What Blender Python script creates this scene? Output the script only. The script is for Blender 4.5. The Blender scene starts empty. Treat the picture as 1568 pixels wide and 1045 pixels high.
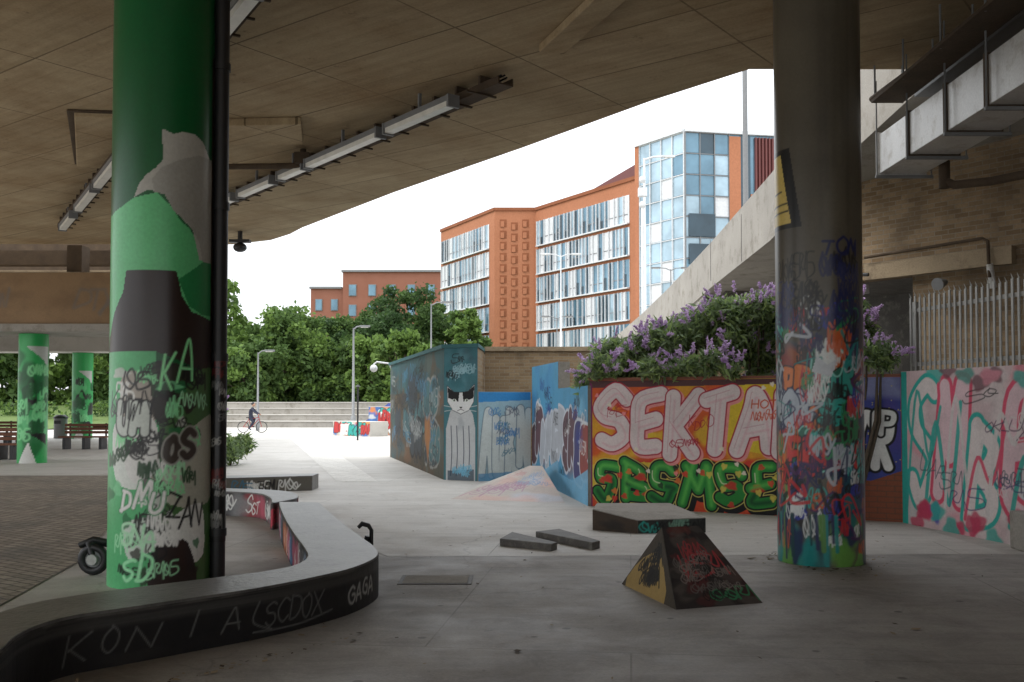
import bpy, bmesh, math, random, mathutils
import numpy as np
from mathutils import Vector
R = random.Random(7); NR = np.random.RandomState(5)
scene = bpy.context.scene

def C(r, g, b, k=1.0):
    o = []
    for c in (r, g, b):
        c = c / 255.0
        o.append(k * (c / 12.92 if c <= 0.04045 else ((c + 0.055) / 1.055) ** 2.4))
    return tuple(o)

# ------------------------------------------------------------ materials
def newmat(name):
    m = bpy.data.materials.new(name); m.use_nodes = True
    nt = m.node_tree; b = nt.nodes['Principled BSDF']
    return m, nt, b
def N(nt, t, **kw):
    n = nt.nodes.new(t)
    for k, v in kw.items(): setattr(n, k, v)
    return n
def mixc(nt, fac, a, b, blend='MIX'):
    n = N(nt, 'ShaderNodeMix', data_type='RGBA', blend_type=blend)
    for sock, v in ((n.inputs[0], fac), (n.inputs[6], a), (n.inputs[7], b)):
        if isinstance(v, bpy.types.NodeSocket): nt.links.new(v, sock)
        elif isinstance(v, (int, float)): sock.default_value = v
        else: sock.default_value = (*v[:3], 1)
    return n.outputs[2]
def ramp(nt, src, p0, p1, c0=(0, 0, 0), c1=(1, 1, 1)):
    r = N(nt, 'ShaderNodeValToRGB'); r.color_ramp.elements[0].position = p0; r.color_ramp.elements[1].position = p1
    r.color_ramp.elements[0].color = (*c0, 1); r.color_ramp.elements[1].color = (*c1, 1)
    nt.links.new(src, r.inputs[0]); return r.outputs[0]
def noise(nt, vec, scale, detail=6, rough=0.6, dist=0.0):
    n = N(nt, 'ShaderNodeTexNoise'); n.inputs['Scale'].default_value = scale
    n.inputs['Detail'].default_value = detail; n.inputs['Roughness'].default_value = rough; n.inputs['Distortion'].default_value = dist
    nt.links.new(vec, n.inputs['Vector']); return n.outputs['Fac']
def bump(nt, b, h, s=0.3, d=0.02):
    n = N(nt, 'ShaderNodeBump'); n.inputs['Strength'].default_value = s; n.inputs['Distance'].default_value = d
    nt.links.new(h, n.inputs['Height']); nt.links.new(n.outputs[0], b.inputs['Normal'])
def mat_rough(name, c1, c2, scale=1.0, rough=0.85, fine=40, bs=0.3, stain=None, metallic=0, spec=0.3):
    m, nt, b = newmat(name)
    v = N(nt, 'ShaderNodeTexCoord').outputs['Object']
    n1 = noise(nt, v, scale, 8, 0.65)
    col = mixc(nt, ramp(nt, n1, 0.3, 0.7), c1, c2)
    n2 = noise(nt, v, fine, 4)
    col = mixc(nt, 0.35, col, ramp(nt, n2, 0.25, 0.75, (0.35,)*3, (1.0,)*3), 'MULTIPLY')
    if stain:
        n3 = noise(nt, v, scale * 2.7, 10, 0.7)
        col = mixc(nt, ramp(nt, n3, 0.52, 0.68), col, stain)
    nt.links.new(col, b.inputs['Base Color'])
    b.inputs['Roughness'].default_value = rough; b.inputs['Metallic'].default_value = metallic
    b.inputs['Specular IOR Level'].default_value = spec
    bump(nt, b, n2, bs)
    return m
def mat_plain(name, c, rough=0.5, metallic=0.0, spec=0.5):
    m, nt, b = newmat(name)
    v = N(nt, 'ShaderNodeTexCoord').outputs['Object']
    n = noise(nt, v, 6, 5)
    col = mixc(nt, ramp(nt, n, 0.3, 0.75), tuple(x * 0.8 for x in c), c)
    nt.links.new(col, b.inputs['Base Color'])
    b.inputs['Roughness'].default_value = rough; b.inputs['Metallic'].default_value = metallic
    b.inputs['Specular IOR Level'].default_value = spec
    return m
def mat_brick(name, c1, c2, mortar, bw=0.225, bh=0.075, ms=0.008, axes='XZ', rot=0.0, grime=(0.03, 0.025, 0.02), offset=0.5, rough=0.9, g=(0.55, 0.8), bs=0.5, stain2=None, streak=False):
    m, nt, b = newmat(name)
    tc = N(nt, 'ShaderNodeTexCoord').outputs['Object']
    sp = N(nt, 'ShaderNodeSeparateXYZ'); nt.links.new(tc, sp.inputs[0])
    cb = N(nt, 'ShaderNodeCombineXYZ'); nt.links.new(sp.outputs[0], cb.inputs[0])
    nt.links.new(sp.outputs[2 if axes == 'XZ' else 1], cb.inputs[1])
    mp = N(nt, 'ShaderNodeMapping'); nt.links.new(cb.outputs[0], mp.inputs[0]); mp.inputs['Rotation'].default_value = (0, 0, rot)
    br = N(nt, 'ShaderNodeTexBrick'); nt.links.new(mp.outputs[0], br.inputs['Vector'])
    br.offset = offset
    br.inputs['Scale'].default_value = 1; br.inputs['Brick Width'].default_value = bw; br.inputs['Row Height'].default_value = bh
    br.inputs['Mortar Size'].default_value = ms; br.inputs['Mortar Smooth'].default_value = 0.3
    br.inputs['Color1'].default_value = (*c1, 1); br.inputs['Color2'].default_value = (*c2, 1); br.inputs['Mortar'].default_value = (*mortar, 1)
    n1 = noise(nt, tc, 0.8, 9, 0.65)
    n2 = noise(nt, tc, 30, 4)
    col = mixc(nt, ramp(nt, n1, g[0], g[1]), br.outputs['Color'], grime)
    if stain2:
        col = mixc(nt, ramp(nt, noise(nt, tc, 0.33, 12, 0.75, 0.6), 0.5, 0.72), col, stain2)
        col = mixc(nt, ramp(nt, noise(nt, tc, 5.0, 8, 0.75), 0.58, 0.75), col, tuple(x * .7 for x in stain2))
    if streak:
        m2 = N(nt, 'ShaderNodeMapping'); nt.links.new(mp.outputs[0], m2.inputs[0]); m2.inputs['Scale'].default_value = (0.5, 9, 1)
        col = mixc(nt, 0.6, col, ramp(nt, noise(nt, m2.outputs[0], 1.0, 6, 0.6), 0.3, 0.7, (.58, .56, .52), (1, 1, 1)), 'MULTIPLY')
    col = mixc(nt, 0.4, col, ramp(nt, n2, 0.25, 0.75, (0.4,)*3, (1.0,)*3), 'MULTIPLY')
    nt.links.new(col, b.inputs['Base Color']); b.inputs['Roughness'].default_value = rough
    b.inputs['Specular IOR Level'].default_value = 0.25
    inv = N(nt, 'ShaderNodeMath', operation='SUBTRACT'); inv.inputs[0].default_value = 1; nt.links.new(br.outputs['Fac'], inv.inputs[1])
    bump(nt, b, inv.outputs[0], bs, 0.008)
    return m
def mat_ground(name, c1, c2, st1, st2, joint=(.25, .23, .2), bw=4.5, bh=3.2, gum=.05, s1=(.42, .66), s2=(.5, .74)):
    m, nt, b = newmat(name)
    tc = N(nt, 'ShaderNodeTexCoord').outputs['Object']
    mp = N(nt, 'ShaderNodeMapping'); nt.links.new(tc, mp.inputs[0]); mp.inputs['Rotation'].default_value = (0, 0, .12)
    br = N(nt, 'ShaderNodeTexBrick'); nt.links.new(mp.outputs[0], br.inputs['Vector']); br.offset = 0.3
    for k, v in (('Scale', 1), ('Brick Width', bw), ('Row Height', bh), ('Mortar Size', .008), ('Mortar Smooth', .4)): br.inputs[k].default_value = v
    br.inputs['Color1'].default_value = (*c1, 1); br.inputs['Color2'].default_value = (*c2, 1); br.inputs['Mortar'].default_value = (*joint, 1)
    col = br.outputs['Color']
    col = mixc(nt, ramp(nt, noise(nt, tc, .22, 10, .7, .8), *s1), col, st1)
    col = mixc(nt, ramp(nt, noise(nt, tc, 1.3, 12, .78, .5), *s2), col, st2)
    col = mixc(nt, ramp(nt, noise(nt, tc, 4.5, 8, .8), .60, .72), col, tuple(x * .75 for x in st2))
    ms = N(nt, 'ShaderNodeMapping'); nt.links.new(tc, ms.inputs[0]); ms.inputs['Scale'].default_value = (.5, 5, 1); ms.inputs['Rotation'].default_value = (0, 0, .5)
    col = mixc(nt, .6, col, ramp(nt, noise(nt, ms.outputs[0], 1.1, 6, .65), .3, .6, (.72,) * 3, (1.,) * 3), 'MULTIPLY')
    # drifts of lighter dust
    ms2 = N(nt, 'ShaderNodeMapping'); nt.links.new(tc, ms2.inputs[0]); ms2.inputs['Scale'].default_value = (.25, 1.4, 1); ms2.inputs['Rotation'].default_value = (0, 0, -.1)
    col = mixc(nt, ramp(nt, noise(nt, ms2.outputs[0], .9, 10, .7, .4), .52, .8, (0,) * 3, (.55,) * 3), col, tuple(x * 1.15 for x in c1))
    ad = N(nt, 'ShaderNodeVectorMath', operation='ADD'); nt.links.new(tc, ad.inputs[0])
    nz = N(nt, 'ShaderNodeTexNoise'); nz.inputs['Scale'].default_value = 1.2; nz.inputs['Detail'].default_value = 8; nt.links.new(tc, nz.inputs['Vector']); nt.links.new(nz.outputs['Color'], ad.inputs[1])
    vo = N(nt, 'ShaderNodeTexVoronoi', feature='DISTANCE_TO_EDGE'); vo.inputs['Scale'].default_value = .2; nt.links.new(ad.outputs[0], vo.inputs['Vector'])
    crk = mixc(nt, ramp(nt, noise(nt, tc, .5, 3), .42, .58), ramp(nt, vo.outputs['Distance'], .0006, .0028, (.72,) * 3), (1, 1, 1))
    col = mixc(nt, 1.0, col, crk, 'MULTIPLY')
    v2 = N(nt, 'ShaderNodeTexVoronoi', feature='F1'); v2.inputs['Scale'].default_value = 2.2; nt.links.new(tc, v2.inputs['Vector'])
    col = mixc(nt, ramp(nt, v2.outputs['Distance'], gum, gum * 1.5), tuple(x * .7 for x in st2), col)
    fine = noise(nt, tc, 45, 5, .7)
    col = mixc(nt, .45, col, ramp(nt, fine, .25, .7, (.45,) * 3, (1.,) * 3), 'MULTIPLY')
    nt.links.new(col, b.inputs['Base Color']); b.inputs['Specular IOR Level'].default_value = .4
    nt.links.new(ramp(nt, noise(nt, tc, .8, 8, .7), .3, .7, (.45,) * 3, (.8,) * 3), b.inputs['Roughness'])
    bump(nt, b, fine, .2, .01)
    return m
def mat_paint(name, rough=0.6, dirt=0.35, dirtc=(0.04, 0.035, 0.03), spec=0.35, bs=0.25):
    m, nt, b = newmat(name)
    a = N(nt, 'ShaderNodeAttribute', attribute_name='Col').outputs['Color']
    v = N(nt, 'ShaderNodeTexCoord').outputs['Object']
    n1 = noise(nt, v, 2.2, 10, 0.72); n2 = noise(nt, v, 35, 5)
    f = N(nt, 'ShaderNodeMath', operation='MULTIPLY'); nt.links.new(ramp(nt, n1, 0.48, 0.78), f.inputs[0]); f.inputs[1].default_value = dirt * 1.6
    col = mixc(nt, f.outputs[0], a, dirtc)
    col = mixc(nt, 0.3, col, ramp(nt, n2, 0.25, 0.7, (0.45,)*3, (1.0,)*3), 'MULTIPLY')
    nt.links.new(col, b.inputs['Base Color']); b.inputs['Roughness'].default_value = rough
    b.inputs['Specular IOR Level'].default_value = spec
    bump(nt, b, n2, bs, 0.01)
    return m
def mat_leaf(name, c1, c2, scale=0.6):
    m, nt, b = newmat(name)
    v = N(nt, 'ShaderNodeTexCoord').outputs['Object']
    n = noise(nt, v, scale, 6, 0.7)
    col = mixc(nt, ramp(nt, n, 0.35, 0.65), c1, c2)
    nt.links.new(col, b.inputs['Base Color']); b.inputs['Roughness'].default_value = 0.6
    b.inputs['Specular IOR Level'].default_value = 0.2
    tr = N(nt, 'ShaderNodeBsdfTranslucent'); nt.links.new(col, tr.inputs[0])
    mx = N(nt, 'ShaderNodeMixShader'); mx.inputs[0].default_value = 0.4
    nt.links.new(b.outputs[0], mx.inputs[1]); nt.links.new(tr.outputs[0], mx.inputs[2])
    nt.links.new(mx.outputs[0], nt.nodes['Material Output'].inputs[0])
    return m
def mat_glass(name, c, rough=0.08):
    m, nt, b = newmat(name)
    v = N(nt, 'ShaderNodeTexCoord').outputs['Object']
    n = noise(nt, v, 0.35, 4)
    col = mixc(nt, ramp(nt, n, 0.35, 0.65), tuple(x * 0.6 for x in c), c)
    nt.links.new(col, b.inputs['Base Color']); b.inputs['Roughness'].default_value = rough
    b.inputs['Metallic'].default_value = 0.35; b.inputs['Specular IOR Level'].default_value = 0.9
    bump(nt, b, noise(nt, v, 0.5, 2), 0.15, 0.1)
    return m

M = {}
M['soffit'] = mat_brick('soffit_concrete', (0.56, 0.435, 0.275), (0.48, 0.375, 0.235), (0.20, 0.15, 0.09), bw=2.4, bh=1.2, ms=0.014, axes='XY', rot=0.65, grime=(0.35, 0.24, 0.13), offset=0.0, g=(0.42, 0.72), bs=0.5, stain2=(.36, .265, .16), streak=True)
M['conc'] = mat_rough('concrete', (0.30, 0.28, 0.25), (0.40, 0.375, 0.335), 0.7, stain=(0.20, 0.18, 0.15))
M['conc_brown'] = mat_rough('weathered_concrete', (0.26, 0.20, 0.13), (0.38, 0.30, 0.20), 0.6, stain=(0.14, 0.10, 0.07))
M['conc_light'] = mat_rough('light_concrete', (0.46, 0.44, 0.40), (0.56, 0.535, 0.49), 0.5, stain=(.38, .36, .32))
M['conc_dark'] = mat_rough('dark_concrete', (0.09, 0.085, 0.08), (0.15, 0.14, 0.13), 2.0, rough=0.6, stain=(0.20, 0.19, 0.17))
M['ground'] = mat_ground('ground_concrete', (.52, .49, .45), (.46, .435, .40), (.38, .355, .32), (.32, .295, .265))
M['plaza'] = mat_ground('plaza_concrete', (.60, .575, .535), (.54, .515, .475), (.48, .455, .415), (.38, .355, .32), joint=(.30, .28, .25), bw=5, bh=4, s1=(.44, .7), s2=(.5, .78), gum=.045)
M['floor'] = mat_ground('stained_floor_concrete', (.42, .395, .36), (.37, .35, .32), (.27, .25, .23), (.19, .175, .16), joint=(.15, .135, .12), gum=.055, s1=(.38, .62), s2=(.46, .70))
M['cobble'] = mat_brick('cobbles', (0.22, 0.185, 0.145), (0.33, 0.28, 0.22), (0.10, 0.085, 0.07), bw=0.2, bh=0.12, ms=0.012, axes='XY', rot=0.6, g=(0.5, 0.8), grime=(.12, .11, .1))
M['tile'] = mat_brick('pale_paving', (0.74, 0.72, 0.68), (0.66, 0.64, 0.60), (0.44, 0.42, 0.38), bw=0.6, bh=0.3, ms=0.014, axes='XY', rot=0.35, grime=(.54, .52, .48))
M['brick'] = mat_brick('brown_brick', (0.23, 0.155, 0.09), (0.32, 0.235, 0.14), (0.28, 0.24, 0.18))
M['brick_r'] = mat_brick('buff_brick', (0.34, 0.245, 0.15), (0.20, 0.135, 0.075), (0.29, 0.245, 0.19), grime=(0.10, 0.075, 0.05), g=(.45, .75))
M['brick_red'] = mat_rough('red_brick', (0.27, 0.11, 0.07), (0.32, 0.14, 0.095), 0.3)
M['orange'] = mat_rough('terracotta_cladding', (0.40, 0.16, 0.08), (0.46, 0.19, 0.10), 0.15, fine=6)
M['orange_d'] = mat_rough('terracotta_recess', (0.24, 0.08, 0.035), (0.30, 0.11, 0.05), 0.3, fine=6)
M['maroon'] = mat_plain('maroon_louvre', (0.14, 0.035, 0.03), 0.5)
M['white'] = mat_plain('white_panel', (0.68, 0.70, 0.71), 0.5)
M['g1'] = mat_glass('window_glass_pale', (0.42, 0.57, 0.66))
M['g2'] = mat_glass('window_glass_blue', (0.15, 0.28, 0.37))
M['g3'] = mat_glass('window_glass_dark', (0.04, 0.075, 0.10))
M['steel'] = mat_rough('galvanised_steel', (0.42, 0.42, 0.41), (0.55, 0.55, 0.53), 3, rough=0.45, metallic=0.3, bs=0.05, spec=0.5)
M['duct'] = mat_rough('duct_sheet_metal', (0.58, 0.575, 0.56), (0.70, 0.69, 0.67), 1.5, rough=0.4, metallic=0.25, bs=0.03, stain=(0.36, 0.33, 0.29), spec=0.5)
M['black'] = mat_plain('black_metal', (0.018, 0.018, 0.02), 0.45)
M['darkbrown'] = mat_rough('rusty_tray', (0.07, 0.05, 0.035), (0.12, 0.085, 0.055), 3, metallic=0.2)
M['grey'] = mat_plain('grey_metal', (0.20, 0.205, 0.21), 0.5)
M['tube'] = mat_plain('fluorescent_diffuser', (0.82, 0.80, 0.74), 0.35)
M['wood'] = mat_rough('bench_wood', (0.16, 0.07, 0.045), (0.24, 0.11, 0.07), 4)
M['paint'] = mat_paint('graffiti_paint', dirt=.18)
M['paint_s'] = mat_paint('column_paint', rough=0.30, dirt=0.10, spec=0.5, bs=0.06)
M['leafA'] = mat_leaf('foliage_mid', (0.065, 0.115, 0.035), (0.095, 0.16, 0.045))
M['leafB'] = mat_leaf('foliage_dark', (0.035, 0.07, 0.025), (0.06, 0.11, 0.035))
M['leafC'] = mat_leaf('foliage_light', (0.12, 0.20, 0.045), (0.16, 0.25, 0.06))
M['leafD'] = mat_leaf('buddleia_leaf', (0.17, 0.24, 0.12), (0.25, 0.33, 0.18), 3)
M['leafE'] = mat_leaf('buddleia_leaf_light', (0.27, 0.38, 0.13), (0.34, 0.45, 0.18), 3)
M['bark'] = mat_rough('bark', (0.09, 0.07, 0.05), (0.14, 0.11, 0.08), 3)
M['purple'] = mat_leaf('buddleia_flower', (0.52, 0.34, 0.60), (0.72, 0.58, 0.78), 4)
M['grass'] = mat_rough('grass', (0.08, 0.13, 0.035), (0.13, 0.18, 0.05), 0.4)
M['skin'] = mat_plain('skin', (0.45, 0.26, 0.18), 0.6)
M['cloth'] = mat_plain('dark_jacket', (0.03, 0.035, 0.06), 0.9)
M['red'] = mat_plain('red_paint', (0.35, 0.03, 0.03), 0.5)

# ------------------------------------------------------------ mesh builder
class MB:
    def __init__(s): s.v = []; s.f = []; s.m = []; s.sm = []; s.mats = []
    def mi(s, mat):
        if mat not in s.mats: s.mats.append(mat)
        return s.mats.index(mat)
    def add(s, vs, fs, mat, smooth=False):
        o = len(s.v); s.v += [tuple(v) for v in vs]; k = s.mi(mat)
        for f in fs: s.f.append(tuple(i + o for i in f)); s.m.append(k); s.sm.append(smooth)
    def prism(s, poly, z0, z1, mat):
        n = len(poly)
        vs = [(p[0], p[1], z0) for p in poly] + [(p[0], p[1], z1) for p in poly]
        fs = [tuple(range(n))[::-1], tuple(range(n, 2 * n))] + [(i, (i + 1) % n, n + (i + 1) % n, n + i) for i in range(n)]
        s.add(vs, fs, mat)
    def box(s, x0, x1, y0, y1, z0, z1, mat): s.prism([(x0, y0), (x1, y0), (x1, y1), (x0, y1)], z0, z1, mat)
    def fbox(s, p0, p1, u0, u1, d0, d1, z0, z1, mat):
        L = math.hypot(p1[0] - p0[0], p1[1] - p0[1]); dx, dy = (p1[0] - p0[0]) / L, (p1[1] - p0[1]) / L
        nx, ny = dy, -dx
        P = lambda u, d: (p0[0] + dx * u + nx * d, p0[1] + dy * u + ny * d)
        s.prism([P(u0, d1), P(u1, d1), P(u1, d0), P(u0, d0)], z0, z1, mat)
    def tube(s, pts, r, mat, seg=12, caps=True):
        pts = [Vector(p) for p in pts]; n = len(pts)
        rs = r if isinstance(r, (list, tuple)) else [r] * n
        vs = []; up = None
        for i, p in enumerate(pts):
            t = (pts[min(i + 1, n - 1)] - pts[max(i - 1, 0)]).normalized()
            if up is None: up = Vector((0, 0, 1)) if abs(t.z) < 0.9 else Vector((1, 0, 0))
            a = t.cross(up).normalized(); b = a.cross(t).normalized(); up = b
            for k in range(seg):
                th = 2 * math.pi * k / seg
                vs.append(p + a * math.cos(th) * rs[i] + b * math.sin(th) * rs[i])
        fs = [(i * seg + k, i * seg + (k + 1) % seg, (i + 1) * seg + (k + 1) % seg, (i + 1) * seg + k) for i in range(n - 1) for k in range(seg)]
        s.add(vs, fs, mat, True)
        if caps:
            s.add(vs[:seg], [tuple(range(seg))[::-1]], mat); s.add(vs[-seg:], [tuple(range(seg))], mat)
    def sphere(s, c, r, mat, sz=1.0, seg=14, rings=8):
        vs = []; fs = []
        for i in range(rings + 1):
            ph = math.pi * i / rings
            for k in range(seg):
                th = 2 * math.pi * k / seg
                vs.append((c[0] + r * math.sin(ph) * math.cos(th), c[1] + r * math.sin(ph) * math.sin(th), c[2] + r * sz * math.cos(ph)))
        for i in range(rings):
            for k in range(seg): fs.append((i * seg + k, (i + 1) * seg + k, (i + 1) * seg + (k + 1) % seg, i * seg + (k + 1) % seg))
        s.add(vs, fs, mat, True)
    def build(s, name, bevel=0, parent=None):
        me = bpy.data.meshes.new(name); me.from_pydata(s.v, [], s.f)
        for m in s.mats: me.materials.append(m)
        me.polygons.foreach_set('material_index', s.m); me.polygons.foreach_set('use_smooth', s.sm)
        bm = bmesh.new(); bm.from_mesh(me); bmesh.ops.recalc_face_normals(bm, faces=bm.faces); bm.to_mesh(me); bm.free()
        o = bpy.data.objects.new(name, me); scene.collection.objects.link(o)
        if bevel:
            b = o.modifiers.new('bevel', 'BEVEL'); b.width = bevel; b.segments = 2; b.limit_method = 'ANGLE'
        if parent: o.parent = parent
        return o

def wall_local(name, p0, p1, th, parts, mat):
    mb = MB(); L = math.hypot(p1[0] - p0[0], p1[1] - p0[1])
    for (u0, u1, z0, z1) in parts:
        mb.box(u0, u1 if u1 is not None else L, 0, th, z0, z1, mat)
    o = mb.build(name); o.location = (p0[0], p0[1], 0); o.rotation_euler = (0, 0, math.atan2(p1[1] - p0[1], p1[0] - p0[0]))
    return o

def fast_mesh(name, V, F, mats, mi=None, smooth=False, col=None, parent=None):
    me = bpy.data.meshes.new(name); n = len(F)
    me.vertices.add(len(V)); me.vertices.foreach_set('co', np.ascontiguousarray(V, dtype=np.float32).ravel())
    me.loops.add(n * 4); me.loops.foreach_set('vertex_index', np.ascontiguousarray(F, dtype=np.int32).ravel())
    me.polygons.add(n); me.polygons.foreach_set('loop_start', np.arange(0, n * 4, 4, dtype=np.int32))
    me.polygons.foreach_set('loop_total', np.full(n, 4, dtype=np.int32))
    for m in mats: me.materials.append(m)
    if mi is not None: me.polygons.foreach_set('material_index', np.ascontiguousarray(mi, dtype=np.int32))
    me.polygons.foreach_set('use_smooth', np.full(n, smooth))
    me.update(calc_edges=True); me.validate()
    if col is not None:
        a = me.color_attributes.new('Col', 'FLOAT_COLOR', 'POINT')
        cc = np.ones((len(V), 4), dtype=np.float32); cc[:, :3] = col; a.data.foreach_set('color', cc.ravel())
    o = bpy.data.objects.new(name, me); scene.collection.objects.link(o)
    if parent: o.parent = parent
    return o

# ------------------------------------------------------------ paint canvas
def smooth_pts(pts, n=6, closed=False):
    P = [np.array(p, float) for p in pts]; out = []
    m = len(P)
    rng = range(m) if closed else range(m - 1)
    for i in rng:
        if closed: a, b, c, d = P[(i - 1) % m], P[i], P[(i + 1) % m], P[(i + 2) % m]
        else: a, b, c, d = P[max(i - 1, 0)], P[i], P[i + 1], P[min(i + 2, m - 1)]
        for k in range(n):
            t = k / n
            out.append(tuple(0.5 * ((2 * b) + (-a + c) * t + (2 * a - 5 * b + 4 * c - d) * t * t + (-a + 3 * b - 3 * c + d) * t ** 3)))
    if not closed: out.append(tuple(P[-1]))
    return out
GL = {
 'S': [[(.9, .85), (.5, 1), (.1, .8), (.25, .55), (.75, .45), (.9, .2), (.5, 0), (.1, .15)]],
 'E': [[(.9, 1), (.15, .95), (.1, .5), (.15, .05), (.9, 0)], [(.1, .5), (.75, .52)]],
 'T': [[(0, .95), (1, 1)], [(.5, .95), (.45, 0)]],
 'A': [[(0, 0), (.3, .7), (.5, 1), (.7, .6), (1, 0)], [(.2, .35), (.85, .35)]],
 'B': [[(.1, 0), (.1, 1)], [(.1, 1), (.8, .85), (.7, .55), (.15, .52)], [(.15, .52), (.9, .4), (.85, .08), (.1, 0)]],
 'M': [[(0, 0), (.15, 1)], [(.15, 1), (.5, .35)], [(.5, .35), (.85, 1)], [(.85, 1), (1, 0)]],
 'C': [[(.95, .8), (.5, 1), (.08, .6), (.1, .3), (.5, 0), (.95, .2)]],
 'R': [[(.1, 0), (.1, 1)], [(.1, 1), (.9, .9), (.85, .55), (.15, .48)], [(.3, .48), (.95, 0)]],
 'K': [[(.1, 0), (.1, 1)], [(.9, 1), (.15, .5)], [(.15, .5), (.9, 0)]],
 'O': [[(.5, 1), (.08, .7), (.1, .25), (.5, 0), (.92, .3), (.9, .75), (.5, 1)]],
 'N': [[(0, 0), (.05, 1)], [(.05, 1), (.9, 0)], [(.9, 0), (1, 1)]],
 'P': [[(.1, 0), (.1, 1)], [(.1, 1), (.9, .9), (.85, .5), (.15, .45)]],
 'L': [[(.1, 1), (.1, .05)], [(.1, .02), (.9, 0)]],
 'I': [[(.5, 1), (.5, 0)]], 'D': [[(.1, 0), (.1, 1)], [(.1, 1), (.8, .85), (.95, .4), (.6, .05), (.1, 0)]],
 'G': [[(.9, .85), (.5, 1), (.08, .6), (.15, .15), (.6, 0), (.92, .2), (.92, .45), (.55, .45)]],
 'H': [[(.1, 0), (.1, 1)], [(.9, 0), (.9, 1)], [(.1, .5), (.9, .5)]],
 'U': [[(.05, 1), (.1, .2), (.5, 0), (.9, .2), (.95, 1)]], 'W': [[(0, 1), (.25, 0)], [(.25, 0), (.5, .7)], [(.5, .7), (.75, 0)], [(.75, 0), (1, 1)]],
 'Z': [[(.05, 1), (.95, .95)], [(.95, .95), (.05, .05)], [(.05, .02), (1, 0)]],
 'X': [[(0, 0), (1, 1)], [(0, 1), (1, 0)]],
}
HS = [[(0, .2), (.2, 1), (.35, .1), (.5, .9), (.7, .0), (.9, .7), (.8, .9), (.65, .6), (1.1, .3)],
      [(.1, .8), (0, .3), (.4, 0), (.7, .4), (.5, .9), (.2, .6), (.6, .2), (1.1, .6)],
      [(0, 0), (.1, 1), (.5, .9), (.2, .5), (.6, .3), (.9, 1.1), (.95, -.2)],
      [(.9, 1), (.2, 1), (.1, .6), (.8, .5), (.9, .1), (.1, -.1), (-.1, .3)],
      [(0, 1), (.2, 0), (.4, .8), (.6, 0), (.9, 1), (.7, 1.1), (.6, .7), (1.2, .5)],
      [(.5, 1.1), (.1, .5), (.5, 0), (.9, .5), (.5, 1), (.4, .5), (1, .1)]]
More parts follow.
